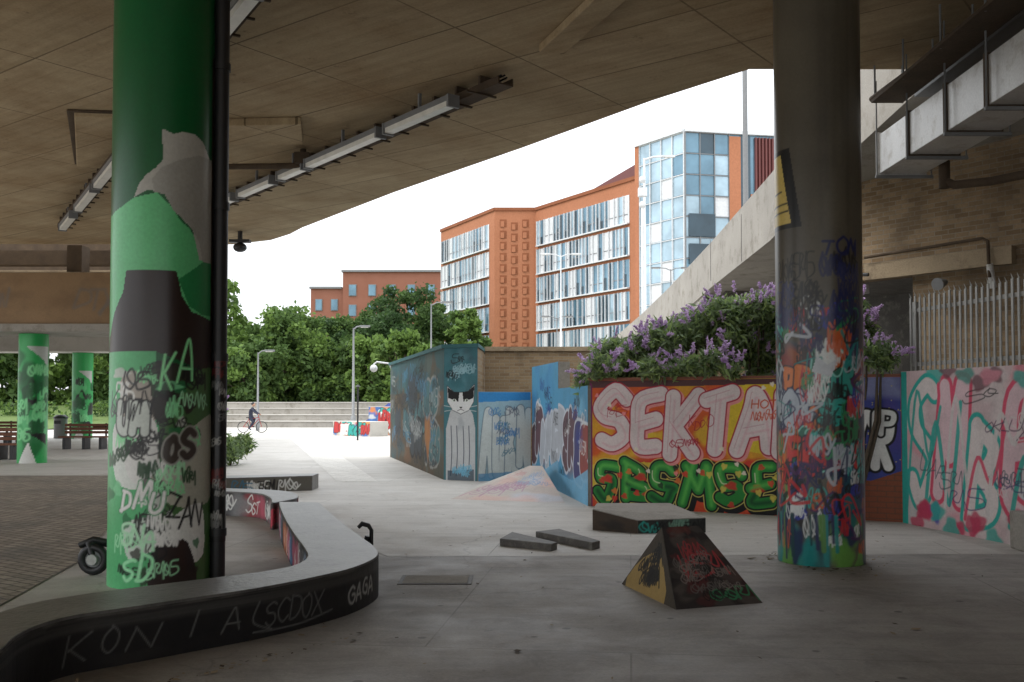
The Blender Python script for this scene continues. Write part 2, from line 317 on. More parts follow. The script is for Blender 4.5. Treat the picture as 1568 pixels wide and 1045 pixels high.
class Canvas:
    def __init__(s, w, h, res, col, x0=0.0):
        s.res = res; s.nx = int(round(w / res)) + 1; s.nz = int(round(h / res)) + 1
        s.x = np.linspace(x0, x0 + w, s.nx); s.z = np.linspace(0, h, s.nz)
        s.a = np.zeros((s.nz, s.nx, 3)); s.a[:] = col
    def win(s, xa, xb, za, zb):
        i0, i1 = np.searchsorted(s.x, [xa, xb]); j0, j1 = np.searchsorted(s.z, [za, zb])
        return i0, i1, j0, j1
    def comp(s, i0, i1, j0, j1, al, col):
        s.a[j0:j1, i0:i1] = s.a[j0:j1, i0:i1] * (1 - al[..., None]) + np.array(col) * al[..., None]
    def strokes(s, lines, wd, col, al=1.0, soft=None):
        allp = np.array([p for l in lines for p in l]); r = wd / 2 + 2 * s.res + (soft or 0)
        i0, i1, j0, j1 = s.win(allp[:, 0].min() - r, allp[:, 0].max() + r, allp[:, 1].min() - r, allp[:, 1].max() + r)
        if i1 <= i0 or j1 <= j0: return
        X, Z = np.meshgrid(s.x[i0:i1], s.z[j0:j1]); D = np.full(X.shape, 9.0)
        for l in lines:
            for (ax, az), (bx, bz) in zip(l[:-1], l[1:]):
                dx, dz = bx - ax, bz - az; q = dx * dx + dz * dz + 1e-9
                t = np.clip(((X - ax) * dx + (Z - az) * dz) / q, 0, 1)
                D = np.minimum(D, np.hypot(X - ax - t * dx, Z - az - t * dz))
        e = soft or s.res
        s.comp(i0, i1, j0, j1, np.clip((wd / 2 - D) / e + 0.5, 0, 1) * al, col)
    def curve(s, pts, wd, col, al=1.0, n=6, soft=None): s.strokes([smooth_pts(pts, n)], wd, col, al, soft)
    def poly(s, pts, col, al=1.0, smooth=0):
        if smooth: pts = smooth_pts(pts, smooth, True)
        P = np.array(pts); i0, i1, j0, j1 = s.win(P[:, 0].min(), P[:, 0].max(), P[:, 1].min(), P[:, 1].max())
        if i1 <= i0 or j1 <= j0: return
        X, Z = np.meshgrid(s.x[i0:i1], s.z[j0:j1]); ins = np.zeros(X.shape, bool)
        for k in range(len(P)):
            ax, az = P[k]; bx, bz = P[(k + 1) % len(P)]
            if az == bz: continue
            ins ^= ((az > Z) != (bz > Z)) & (X < (bx - ax) * (Z - az) / (bz - az) + ax)
        s.comp(i0, i1, j0, j1, ins * float(al), col)
    def blob(s, cx, cz, rx, rz, col, al=0.8, hard=2.0):
        i0, i1, j0, j1 = s.win(cx - rx * 1.4, cx + rx * 1.4, cz - rz * 1.4, cz + rz * 1.4)
        if i1 <= i0 or j1 <= j0: return
        X, Z = np.meshgrid(s.x[i0:i1], s.z[j0:j1]); a = np.arctan2((Z - cz) / rz, (X - cx) / rx)
        ph = (cx * 37 + cz * 91) % 6.28
        d = np.sqrt(((X - cx) / rx) ** 2 + ((Z - cz) / rz) ** 2) * (1 + .16 * np.sin(3 * a + ph) + .1 * np.sin(5 * a + 2 * ph))
        s.comp(i0, i1, j0, j1, np.clip((1 - d) * hard, 0, 1) * al, col)
    def text(s, t, x, z, lw, h, wd, col, out=None, ow=0.03, slant=0.1, wob=0.0, rng=R, gap=1.12, al=1.0):
        for k, ch in enumerate(t):
            if ch not in GL: continue
            dz = rng.uniform(-wob, wob) * h; sc = 1 + rng.uniform(-wob, wob)
            L = []
            for st in GL[ch]:
                pp = [(x + k * lw * gap + (px * sc + slant * pz + rng.uniform(-wob, wob) * .5) * lw, z + dz + (pz * sc + rng.uniform(-wob, wob) * .4) * h) for px, pz in st]
                L.append(smooth_pts(pp, 5) if len(pp) > 2 else pp)
            if out is not None: s.strokes(L, wd + 2 * ow, out, al)
            s.strokes(L, wd, col, al)
    def hand(s, x, z, w, h, col, wd, rng, al=.95, out=None):
        n = rng.randint(2, 4); lw = w / n; L = []
        rot = rng.uniform(-.15, .25)
        for k in range(n):
            st = rng.choice(HS); sc = rng.uniform(.8, 1.25)
            pp = [(x + k * lw + a * lw * 1.05 * sc, z + b * h * sc + rot * (k * lw + a * lw)) for a, b in st]
            L.append(smooth_pts(pp, 5))
        if out is not None: s.strokes(L, wd * 1.9, out, al)
        s.strokes(L, wd, col, al)
    def tagword(s, x, z, w, h, col, wd, rng, al=0.95):
        if rng.random() < .6: return s.hand(x, z, w, h, col, wd, rng, al)
        n = rng.randint(3, 5); t = ''.join(rng.choice(list(GL)) for _ in range(n))
        s.text(t, x, z, w / n, h, wd, col, slant=rng.uniform(0, .6), wob=.22, rng=rng, gap=.9, al=al)
    def throwie(s, x, z, w, h, fill, out, rng, t=None):
        t = t or ''.join(rng.choice('SEARBOGKCNP') for _ in range(rng.randint(2, 3))); lw = w / len(t)
        s.text(t, x + .1 * w, z + .12 * h, lw * .75, h * .76, lw * .42, fill, out=out, ow=max(.016, lw * .07), slant=.15, wob=.12, rng=rng, gap=1.2)
    def face(s, name, fn, mat, parent=None, smooth=False):
        X, Z = np.meshgrid(s.x, s.z); P = fn(X.ravel(), Z.ravel())
        idx = np.arange(s.nx * s.nz).reshape(s.nz, s.nx)
        F = np.stack([idx[:-1, :-1], idx[:-1, 1:], idx[1:, 1:], idx[1:, :-1]], -1).reshape(-1, 4)
        return fast_mesh(name, P, F, [mat], smooth=smooth, col=s.a.reshape(-1, 3), parent=parent)
def planefn(p0, p1, off=0.004, z0=0.0):
    L = math.hypot(p1[0] - p0[0], p1[1] - p0[1]); dx, dy = (p1[0] - p0[0]) / L, (p1[1] - p0[1]) / L
    def fn(X, Z): return np.stack([p0[0] + dx * X + dy * off, p0[1] + dy * X - dx * off, Z + z0], -1)
    return fn

# ------------------------------------------------------------ camera / world / sun
cam_d = bpy.data.cameras.new('camera'); cam = bpy.data.objects.new('camera', cam_d); scene.collection.objects.link(cam)
scene.camera = cam; cam.location = (0, 0, 1.6); cam.rotation_euler = (math.radians(91.8), 0, 0)
cam_d.sensor_width = 36; cam_d.lens = 34.44; cam_d.shift_y = 0.0321; cam_d.clip_end = 3000; cam_d.clip_start = 0.05
SUN_EL, SUN_AZ = math.radians(55), math.radians(-112)
w = bpy.data.worlds.new("World"); scene.world = w; w.use_nodes = True; nt = w.node_tree
bg = nt.nodes['Background']; sky = N(nt, 'ShaderNodeTexSky', sky_type='NISHITA'); sky.sun_disc = False
sky.sun_elevation = SUN_EL; sky.sun_rotation = SUN_AZ; sky.air_density = 1.0; sky.dust_density = 3.0
tc = N(nt, 'ShaderNodeTexCoord').outputs['Generated']
sp = N(nt, 'ShaderNodeSeparateXYZ'); nt.links.new(tc, sp.inputs[0])
grad = ramp(nt, sp.outputs[2], 0.0, 1.0, (8.4, 8.65, 8.9), (24.5, 25.3, 26.2))
cl = ramp(nt, noise(nt, tc, 2.2, 6, 0.55), 0.35, 0.7, (0.80,) * 3, (0.98,) * 3)
nt.links.new(mixc(nt, cl, sky.outputs[0], grad), bg.inputs[0]); bg.inputs[1].default_value = 0.15
sd = bpy.data.lights.new('sun', 'SUN'); sd.energy = 1.5; sd.angle = math.radians(14); sd.color = (1, 0.96, 0.90)
so = bpy.data.objects.new('sun', sd); scene.collection.objects.link(so)
dirv = Vector((math.sin(SUN_AZ) * math.cos(SUN_EL), math.cos(SUN_AZ) * math.cos(SUN_EL), math.sin(SUN_EL)))
so.rotation_euler = dirv.to_track_quat('Z', 'Y').to_euler(); so.location = dirv * 60
scene.view_settings.view_transform = 'Standard'; scene.view_settings.look = 'None'; scene.view_settings.exposure = 0

# ------------------------------------------------------------ ground
def sheet(name, poly, z, mat):
    mb = MB(); mb.add([(x, y, z) for x, y in poly], [tuple(range(len(poly)))], mat); return mb.build(name)
sheet('ground', [(-600, -200), (600, -200), (600, 900), (-600, 900)], 0, M['ground'])
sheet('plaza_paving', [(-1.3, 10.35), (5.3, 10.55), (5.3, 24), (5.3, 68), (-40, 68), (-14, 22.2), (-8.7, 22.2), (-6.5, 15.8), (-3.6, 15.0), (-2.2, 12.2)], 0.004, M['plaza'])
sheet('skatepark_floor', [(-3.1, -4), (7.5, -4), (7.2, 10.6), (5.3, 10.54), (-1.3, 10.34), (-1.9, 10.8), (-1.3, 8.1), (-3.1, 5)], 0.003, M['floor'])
sheet('cobbled_path', [(-4.9, 4), (-4.0, 7.4), (-4.4, 10), (-5.3, 13), (-6.6, 16), (-8.7, 22), (-13, 22), (-10, 12), (-9, 4)], 0.009, M['cobble'])
sheet('pale_walkway', [(-2.76, 20.3), (-3.6, 20.3), (-10.4, 46), (-9.2, 46)], 0.009, M['tile'])
mb = MB(); mb.box(-1.02, -.36, 8.75, 9.2, 0.001, 0.010, M['conc_dark']); mb.box(-.98, -.40, 8.79, 9.16, 0.011, 0.014, M['conc']); mb.build('manhole_cover')
rs = np.random.RandomState(44); nl = 420
p = np.stack([rs.uniform(-3, 7, nl), rs.uniform(3.5, 14, nl), np.full(nl, .012)], -1); p[:60, 0] = rs.uniform(-2.4, -1.0, 60); p[:60, 1] = p[:60, 0] * 1.2 + 8.3 + rs.uniform(-.35, -.1, 60)
th = rs.uniform(0, 6.28, 110); p[60:170, 0] = 3.17 + np.cos(th) * rs.uniform(.45, .75, 110); p[60:170, 1] = 10.1 + np.sin(th) * rs.uniform(.45, .75, 110)
a = rs.normal(size=(nl, 3)) * .014; a[:, 2] = abs(a[:, 2]) * .3; b = np.stack([-a[:, 1], a[:, 0], np.zeros(nl)], -1) * .7
V = np.stack([p - a, p + b, p + a, p - b], 1).reshape(-1, 3); fast_mesh('fallen_leaves', V, np.arange(4 * nl).reshape(nl, 4), [M['darkbrown'], M['conc_brown']], rs.randint(0, 2, nl))

# ------------------------------------------------------------ flyover deck
H = 5.9
edge = [(20, 12.5), (3.05, 12.45)] + [(1.98, 13.75), (0.17, 16.3), (-2.4, 19.75), (-5.1, 23.7), (-5.6, 24.6), (-6.3, 25.5), (-7.5, 26.2), (-20, 26.0), (-13.5, 12), (-10.5, 4), (-9.5, -12), (20, -12)]
mb = MB(); mb.prism(edge, H, H + 1.3, M['soffit'])
mb.prism([(0.32, 11.55), (0.62, 11.65), (1.5, 9.2), (1.15, 9.2)], H - 0.10, H - 0.002, M['soffit'])
mb.prism([(-6.4, 14.2), (-5.6, 14.3), (-6.9, 17.6), (-7.7, 17.2)], H - 0.09, H - 0.002, M['soffit'])
mb.prism([(-6.48, 14.12), (-5.52, 14.22), (-6.87, 17.72), (-7.78, 17.3)], H - 0.03, H - 0.001, M['darkbrown'])
mb.prism([(-4.6, 14.6), (-3.15, 14.5), (-3.35, 15.6), (-4.8, 15.7)], H - 0.12, H - 0.002, M['soffit'])
mb.build('flyover_deck', bevel=0.02)

def tray(p0, p1, side, fixtures, name):
    mb = MB(); L = math.dist(p0, p1)
    mb.fbox(p0, p1, 0, L, -.02, .0, 5.68, 5.78, M['darkbrown']); mb.fbox(p0, p1, 0, L, .20, .22, 5.68, 5.78, M['darkbrown'])
    mb.fbox(p0, p1, 0, L, 0.001, .199, 5.68, 5.70, M['darkbrown'])
    for i in range(int(L / .55)):
        u = .2 + i * .55
        mb.fbox(p0, p1, u, u + .05, .0, .2, 5.782, 5.9, M['darkbrown'])
        mb.fbox(p0, p1, u, u + .03, -.08, side + .05, 5.655, 5.678, M['darkbrown'])
    q = random.Random(3)
    for k in range(3):
        pts = []
        for i in range(int(L / .5) + 1):
            u = i * .5; dx, dy = (p1[0] - p0[0]) / L, (p1[1] - p0[1]) / L; d = .05 + .05 * k + q.uniform(-.02, .02)
            pts.append((p0[0] + dx * u + dy * d, p0[1] + dy * u - dx * d, 5.79 + q.uniform(-.02, .02)))
        mb.tube(pts, .014, M['black'], 5)
    for (u0, u1) in fixtures:
        mb.fbox(p0, p1, u0, u1, side, side + .16, 5.60, 5.67, M['grey'])
        mb.fbox(p0, p1, u0 + .03, u1 - .03, side + .015, side + .145, 5.53, 5.60, M['tube'])
        mb.fbox(p0, p1, u0 - .012, u0 + .03, side - .01, side + .17, 5.51, 5.675, M['grey'])
        mb.fbox(p0, p1, u1 - .03, u1 + .012, side - .01, side + .17, 5.51, 5.675, M['grey'])
        mb.fbox(p0, p1, (u0 + u1) / 2, (u0 + u1) / 2 + .04, side + .06, side + .1, 5.672, 5.9, M['grey'])
    return mb.build(name)
tray((-6.1, 20.4), (0.0, 12.45), .34, [(.3, 1.8), (2.1, 3.6), (3.9, 4.9), (5.0, 7.4), (7.6, 9.3)], 'ceiling_strip_lights')
tray((-10.3, 22.6), (-1.95, 8.8), .1, [(.6, 2.4), (3.1, 5.3), (5.6, 7.8), (8.1, 10.3), (10.6, 12.6), (13.0, 15.4)], 'ceiling_strip_lights')
mb = MB(); mb.tube([(-5.6, 16.4, 5.6), (-3.7, 16.3, 5.6), (-3.55, 16.3, 5.62), (-3.5, 16.3, 5.75), (-3.5, 16.3, 5.88)], .05, M['darkbrown']); mb.box(-3.62, -3.38, 16.15, 16.4, 5.62, 5.8, M['darkbrown']); mb.build('ceiling_conduit')
mb = MB(); mb.tube([(-6.75, 24.2, 5.9), (-6.75, 24.2, 5.55)], .06, M['black']); mb.sphere((-6.75, 24.2, 5.5), .17, M['black'], .7); mb.box(-7.0, -6.5, 24.1, 24.3, 5.62, 5.69, M['black']); mb.build('security_camera')

# ------------------------------------------------------------ painted columns
def col_fn(c, r):
    d = Vector((-c[0], -c[1])).normalized(); rr = (-d.y, d.x)
    def fn(X, Z):
        th = X / r
        return np.stack([c[0] + r * (np.cos(th) * d.x + np.sin(th) * rr[0]), c[1] + r * (np.cos(th) * d.y + np.sin(th) * rr[1]), Z], -1)
    return fn
BLK = C(20, 20, 22); WHT = C(240, 240, 236)
rl = 0.447; cl_ = (-3.2, 8.95); k = .0058
cv = Canvas(2 * math.pi * rl, 5.9, 0.010, C(5, 94, 48), -math.pi * rl)
def P(px, py): return (rl * math.asin(max(-.999, min(.999, (px - 249) / 75.0))), 1.6 + (620 - py) * k)
G1 = C(104, 202, 134); BR = C(46, 32, 30); GR = C(186, 184, 176)
def PP(l): return [P(*q) for q in l]
cv.poly([(-1.5, 2.2), (-1.5, 3.6), P(176, 330)] + PP([(190, 320), (208, 308), (240, 300), (258, 318), (272, 340), (285, 350), (300, 375), (312, 400), (322, 440), (322, 520), (176, 540)]), G1)
cv.poly(PP([(208, 307), (214, 288), (224, 274), (238, 262), (247, 250), (246, 203), (262, 209), (276, 203), (290, 203), (304, 212), (310, 225), (322, 260), (322, 400), (300, 396), (290, 352), (262, 325), (250, 302), (228, 296)]), GR)
cv.poly(PP([(236, 300), (250, 302), (262, 325), (285, 345), (300, 370), (305, 398), (322, 400), (322, 235), (300, 234), (275, 245), (262, 252), (245, 262), (232, 280)]), C(166, 164, 156))
cv.poly(PP([(198, 418), (268, 418), (276, 455), (290, 478), (322, 492), (322, 560), (300, 566), (240, 540), (168, 542), (182, 480), (194, 450)]), BR)
cv.poly(PP([(270, 430), (286, 470), (306, 482), (322, 480), (322, 400), (306, 398)]), C(40, 140, 80))
cv.poly([(.52, .3), (.52, 4.8), (1.1, 4.8), (1.1, .3)], C(58, 42, 34))
cv.poly([(-1.5, 0), (-1.5, 1.95), P(172, 540), P(240, 540), P(243, 600), P(256, 640), P(252, 700), P(290, 760), P(310, 910), (1.4, 0)], C(92, 190, 124))
cv.poly(PP([(246, 640), (262, 590), (300, 566), (322, 560), (322, 900), (240, 900), (244, 800)]), C(74, 116, 64))
cv.poly(PP([(192, 585), (214, 570), (232, 588), (240, 640), (246, 700), (238, 740), (206, 730), (196, 680)]), C(188, 170, 164), .9, 5)
cv.poly(PP([(184, 650), (236, 640), (244, 700), (222, 745), (186, 730)]), WHT, .9, 5)
cv.poly(PP([(236, 560), (276, 560), (292, 580), (262, 620), (240, 640)]), BR, .9, 4)
cv.poly(PP([(250, 700), (285, 660), (322, 640), (322, 760), (262, 770)]), C(200, 196, 182), .85, 4)
cv.poly(PP([(262, 796), (306, 772), (310, 850), (268, 860)]), WHT, .9, 4)
cv.poly(PP([(238, 836), (262, 822), (288, 830), (300, 900), (236, 900)]), BR, 1, 3)
cv.poly(PP([(200, 800), (238, 790), (246, 830), (206, 850)]), WHT, .75, 4)
cv.poly(PP([(196, 615), (226, 612), (230, 640), (204, 644)]), BLK, .85, 3)
cv.poly(PP([(232, 615), (262, 606), (270, 632), (246, 648)]), C(40, 30, 28), .9, 3)
R1 = random.Random(11)
for i in range(28):
    px_, py_ = R1.uniform(178, 305), R1.uniform(560, 880)
    cv.blob(*P(px_, py_), R1.uniform(.04, .11), R1.uniform(.03, .10), R1.choice([C(40, 120, 70), C(20, 22, 20), C(130, 215, 155), C(210, 212, 205), C(45, 33, 30)]), .85, 5)
for i in range(38):
    px_, py_ = R1.uniform(176, 285), R1.uniform(560, 885); x, z = P(px_, py_)
    c = R1.choice([BLK, BLK, BLK, C(150, 235, 170), WHT, C(12, 70, 30), C(175, 240, 190)])
    cv.hand(x, z, R1.uniform(.12, .3), R1.uniform(.07, .16), c, R1.uniform(.011, .022), R1)
cv.throwie(*P(186, 665), .34, .30, C(215, 222, 214), BLK, R1, 'UM'); cv.throwie(*P(250, 705), .3, .28, C(70, 60, 54), C(170, 168, 160), R1, 'OS')
cv.text('DMU', *P(194, 775), .12, .19, .030, WHT, slant=.3, wob=.2, out=C(60, 150, 90), ow=.01); cv.text('SNA', *P(194, 830), .10, .17, .026, C(190, 240, 200), slant=.3, wob=.25)
cv.text('SD', *P(196, 880), .13, .2, .03, C(170, 245, 190), slant=.3, wob=.2); cv.text('KA', *P(246, 592), .13, .34, .024, C(150, 235, 165), slant=.3, wob=.15)
cv.text('KIWN', *P(178, 640), .11, .2, .014, BLK, slant=.3, wob=.2); cv.text('ZAN', *P(258, 800), .10, .22, .022, BLK, slant=.3, wob=.25)
mb = MB(); mb.tube([(cl_[0], cl_[1], 0), (cl_[0], cl_[1], 5.9)], rl - .006, M['conc'], 48); colL = mb.build('painted_concrete_column')
cv.face('painted_surface', col_fn(cl_, rl), M['paint_s'], colL, True)
mb = MB(); mb.tube([(-2.70, 9.02, 0), (-2.70, 9.02, 5.9)], .070, M['black'], 20)
for z in (.4, 2.0, 3.4, 4.7): mb.tube([(-2.70, 9.02, z), (-2.70, 9.02, z + .07)], .082, M['black'], 20); mb.box(-2.98, -2.76, 9.0, 9.04, z + .01, z + .05, M['black'])
mb.tube([(-2.70, 9.02, 1.75), (-2.70, 9.02, 2.05)], .0725, M['maroon'], 20); pipe = mb.build('drainpipe')
cv = Canvas(.22, 1.7, .008, C(20, 19, 20), -.11); rg = random.Random(4)
for i in range(16): cv.hand(rg.uniform(-.1, .02), rg.uniform(.05, 1.6), .11, .06, rg.choice([C(120, 120, 118), C(170, 170, 165), C(110, 40, 40)]), .009, rg)
def dp(X, Z):
    f = col_fn((-2.70, 9.02), .0735)(X, Z); f[:, 2] += .35; return f
cv.face('pipe_tags', dp, M['paint_s'], pipe, True)
# right column
rr_ = 0.432; cr = (3.17, 10.1); k2 = .00655
cv = Canvas(2 * math.pi * rr_, 5.9, 0.010, C(92, 86, 74), -math.pi * rr_)
def Q(px, py): return (rr_ * math.asin(max(-.999, min(.999, (px - 1251) / 65.0))), 1.6 + (620 - py) * k2)
R2 = random.Random(23)
for i in range(50): cv.blob(R2.uniform(-1.3, 1.3), R2.uniform(3.2, 5.9), R2.uniform(.1, .5), R2.uniform(.2, .7), R2.choice([C(70, 65, 56), C(108, 101, 86)]), .35, 1)
for i in range(14): x = R2.uniform(-1, 1); cv.strokes([[(x, 5.9), (x + R2.uniform(-.05, .05), R2.uniform(3.2, 4.5))]], .03, C(66, 60, 52), .35, .05)
cv.poly([Q(1183, 222), Q(1210, 222), Q(1228, 348), Q(1183, 348)], BLK); cv.poly([Q(1183, 230), Q(1197, 230), Q(1212, 340), Q(1184, 340)], C(215, 188, 104))
cv.strokes([[Q(1186, 310), Q(1206, 308)], [Q(1186, 322), Q(1208, 320)], [Q(1188, 290), Q(1198, 288)]], .018, BLK)
NV = C(26, 34, 84); TLr = C(24, 140, 138); RD = C(200, 38, 44); DK = C(28, 26, 32)
for i in range(120):
    z = R2.uniform(.2, 2.75)
    pal = [NV, NV, C(20, 90, 104), DK, C(28, 50, 120), DK] if z < 1.2 else [NV, C(140, 38, 30), DK, C(54, 64, 120), C(90, 44, 36), C(22, 62, 96), C(170, 90, 40), DK]
    cv.blob(R2.uniform(-1.3, 1.3), z, R2.uniform(.06, .24), R2.uniform(.08, .26), R2.choice(pal), .85 if z < 2.3 else .4, 2.5)
for i in range(50): cv.blob(R2.uniform(-1.2, 1.2), R2.uniform(.0, .6), R2.uniform(.06, .18), R2.uniform(.1, .3), R2.choice([TLr, TLr, C(104, 160, 70), C(20, 110, 112), C(26, 60, 74), NV]), .9, 3)
for i in range(18):
    z = R2.uniform(.45, 2.0); c = R2.choice([(C(180, 190, 202), NV), (C(50, 160, 146), BLK), (C(210, 56, 50), DK), (C(40, 50, 140), C(190, 198, 206)), (C(36, 110, 90), C(140, 210, 196)), (DK, C(210, 60, 60)), (C(220, 120, 50), BLK)])
    cv.throwie(R2.uniform(-.7, .35), z, R2.uniform(.26, .42), R2.uniform(.26, .44), c[0], c[1], R2)
for i in range(110):
    x, z = R2.uniform(-.78, .6), R2.uniform(.1, 2.45); ww = R2.uniform(.10, .26)
    c = R2.choice([BLK, BLK, BLK, NV, NV, C(180, 190, 198), RD, RD, C(210, 96, 44), C(50, 180, 168), C(48, 60, 160), C(220, 224, 222), C(40, 140, 86)])
    cv.hand(x, z, ww, ww * R2.uniform(.7, 1.3), c, R2.uniform(.010, .022), R2, al=.92)
for i in range(44):
    x, z = R2.uniform(-.75, .7), R2.uniform(.3, 2.4); cv.curve([(x + R2.uniform(-.15, .15), z + R2.uniform(-.2, .2)) for _ in range(5)], R2.uniform(.012, .035), R2.choice([BLK, BLK, NV, RD, TLr, C(190, 196, 204), C(80, 34, 90)]), .88)
for i in range(18): cv.hand(R2.uniform(-.65, .2), R2.uniform(2.3, 3.1), .28, .2, R2.choice([BLK, BLK, NV, C(44, 52, 100)]), R2.uniform(.014, .026), R2, al=.85)
cv.text('TOM', *Q(1256, 392), .12, .15, .026, NV, slant=.2, wob=.2); cv.poly([Q(1240, 570), Q(1248, 545), Q(1262, 560), Q(1276, 552), Q(1268, 578)], C(200, 205, 210))
for i in range(18):
    x = R2.uniform(-.6, .6); cv.strokes([[(x, .5), (x + .01, R2.uniform(.0, .3))]], R2.uniform(.02, .05), R2.choice([TLr, C(20, 70, 74), C(90, 140, 60), NV]), .9)
mb = MB(); mb.tube([(cr[0], cr[1], 0), (cr[0], cr[1], 5.9)], rr_ - .006, M['conc'], 48); colR = mb.build('concrete_column')
cv.face('painted_surface', col_fn(cr, rr_), M['paint_s'], colR, True)
for ci, (cx, cy, r_, hh) in enumerate([(-13.2, 27.0, .38, 3.54), (-20.3, 46.3, .46, 4.04)]):
    cv = Canvas(2 * math.pi * r_, hh, .03, C(50, 170, 90), -math.pi * r_); rg = random.Random(ci)
    for i in range(8): cv.blob(rg.uniform(-.6, .6), rg.uniform(.2, 3), .3, .4, rg.choice([C(100, 200, 130), C(20, 100, 50)]), .8, 4)
    cv.blob(-.05, 1.9, .22, .4, BLK, 1, 4); cv.blob(-.05, 1.95, .12, .25, C(60, 170, 90), 1, 4)
    cv.poly([(-.2, 3.2), (.5, 3.2), (.5, 2.5), (.3, 2.8)], C(190, 195, 190)); cv.poly([(-.4, 0), (-.1, .6), (.1, 0)], C(225, 225, 220)); cv.poly([(-.25, .9), (.4, .5), (.4, .8)], BLK)
    for i in range(16): cv.hand(rg.uniform(-.6, .4), rg.uniform(.3, 2.6), .35, .25, rg.choice([C(20, 90, 45), BLK, C(130, 220, 150)]), .05, rg)
    mb = MB(); mb.tube([(cx, cy, 0), (cx, cy, hh)], r_ - .006, M['conc'], 32); o = mb.build('painted_concrete_column')
    cv.face('painted_surface', col_fn((cx, cy), r_), M['paint_s'], o, True)

# ------------------------------------------------------------ lower crossing bridge (left)
mb = MB()
mb.prism([(-34, 26.1), (-7.9, 26.1), (-8.45, 28), (-34, 28)], 3.75, 5.15, M['conc_brown']); mb.prism([(-34, 26.0), (-7.85, 26.0), (-8.5, 28.2), (-34, 28.2)], 3.55, 3.748, M['conc'])
for i in range(6): mb.box(-30.5 + i * 3.7, -30.1 + i * 3.7, 26.3, 26.8, 5.152, 5.9, M['darkbrown'])
mb.box(-34, -8.6, 27.2, 27.6, 5.5, 5.9, M['darkbrown'])
mb.prism([(-34, 28.3), (-8.6, 28.3), (-13.3, 44.9), (-44, 44.9)], 5.2, 5.5, M['conc_brown'])
mb.prism([(-34, 31), (-9.5, 31), (-9.7, 31.4), (-34, 31.4)], 5.5, 7.5, M['darkbrown'])
mb.prism([(-44, 45), (-13.5, 45), (-14, 46.6), (-44, 46.6)], 4.05, 5.15, M['conc_light'])
rb0 = mb.build('road_bridge')
cv = Canvas(12, 1.36, .04, C(140, 112, 80)); rg = random.Random(4)
for i in range(30): cv.blob(rg.uniform(0, 12), rg.uniform(0, 1.3), rg.uniform(.3, 1.2), rg.uniform(.2, .5), rg.choice([C(120, 92, 62), C(155, 126, 92), C(100, 78, 54)]), .5, 1)
for i in range(10): cv.tagword(rg.uniform(1, 10), rg.uniform(.2, .6), 1.5, .5, C(112, 106, 100), .07, rg, .6)
cv.face('girder_face', planefn((-19.9, 26.1), (-7.9, 26.1), .004, 3.77), M['paint'], rb0)
# ------------------------------------------------------------ elevated ramp (right)
sec = [(12.55, 7.1, 5.7), (15, 6.8, 5.55), (20, 6.32, 4.97), (26, 5.92, 4.72), (33, 5.55, 4.3), (40, 5.3, 4.0), (54, 5.0, 3.8), (75, 4.6, 3.4)]
mb = MB()
for (ya, ta, ba), (yb, tb, bb) in zip(sec[:-1], sec[1:]):
    x0, x1, x2, x3 = 5.3, 5.55, 9.2, 9.5
    for (xa, xb, da, db) in ((x0, x1, ta, tb), (x1 + .002, x2, ba + .35, bb + .35), (x2 + .002, x3, ta, tb)):
        mb.add([(xa, ya, ba), (xb, ya, ba), (xb, yb, bb), (xa, yb, bb), (xa, ya, da), (xb, ya, da), (xb, yb, db), (xa, yb, db)],
               [(0, 3, 2, 1), (4, 5, 6, 7), (0, 1, 5, 4), (2, 3, 7, 6), (0, 4, 7, 3), (1, 2, 6, 5)], M['conc'])
mb.prism([(5.36, 27), (9.2, 27), (9.2, 75), (5.36, 75)], 0, 3.42, M['conc'])
mb.add([(5.34, 27, 3.4), (9.2, 27, 3.4), (9.2, 75, 3.4), (5.34, 75, 3.4), (5.34, 27, 4.75), (9.2, 27, 4.75), (9.2, 75, 3.45), (5.34, 75, 3.45)], [(2, 3, 7, 6), (0, 4, 7, 3), (1, 2, 6, 5)], M['conc'])
mb.prism([(5.8, 26.5), (9.6, 26.5), (9.6, 26.8), (5.8, 26.8)], 0, 5.0, M['conc_dark'])  # dark face paints in the shade of the void under the ramp
mb.prism([(9.25, 17), (9.6, 17), (9.6, 26.49), (9.25, 26.49)], 0, 5.5, M['conc_dark'])  # side of the void, coloured dark for the same shade
for yy in (16.5, 19.5, 22.5, 26): mb.box(5.292, 5.299, yy, yy + .03, 4.9 if yy > 19 else 5.6, 6.0, M['conc_dark'])
mb.build('elevated_ramp')

# ------------------------------------------------------------ brick building (right)
w0, w1 = (5.5, 17.1), (9.9, 11.19)
bb_ = bpy.data.objects.new('brick_building', None); scene.collection.objects.link(bb_)
o = wall_local('brick_wall_panel', w0, w1, .3, [(0, None, 3.7, 6.1), (1.64, None, 0, 3.7), (0, .08, 0, 3.7)], M['brick_r']); o.parent = bb_
o = wall_local('light_block_side_wall', w1, (10.6, -12), .3, [(0.05, None, 0, 5.89)], M['brick_r']); o.parent = bb_  # out-of-view wall added to block light from the right
mb = MB()
mb.fbox(w0, w1, .85, 3.3, .002, .14, 3.68, 3.95, M['conc_brown'])
mb.fbox(w0, w1, -1.5, 6.0, -2.6, -2.4, 0, 3.8, M['conc_dark']); mb.fbox(w0, w1, -1.5, 6.0, -2.4, -.31, 3.71, 3.8, M['conc_dark'])  # dark back, ceiling and side panels paint in the unlit doorway interior
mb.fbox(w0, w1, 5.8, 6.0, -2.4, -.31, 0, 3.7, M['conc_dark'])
mb.fbox(w0, w1, 3.9, 4.0, .002, .1, 2.0, 3.1, M['wood']); mb.fbox(w0, w1, 3.5, 5.2, .002, .05, 2.6, 2.7, M['wood'])
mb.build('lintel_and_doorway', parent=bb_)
mb = MB(); 
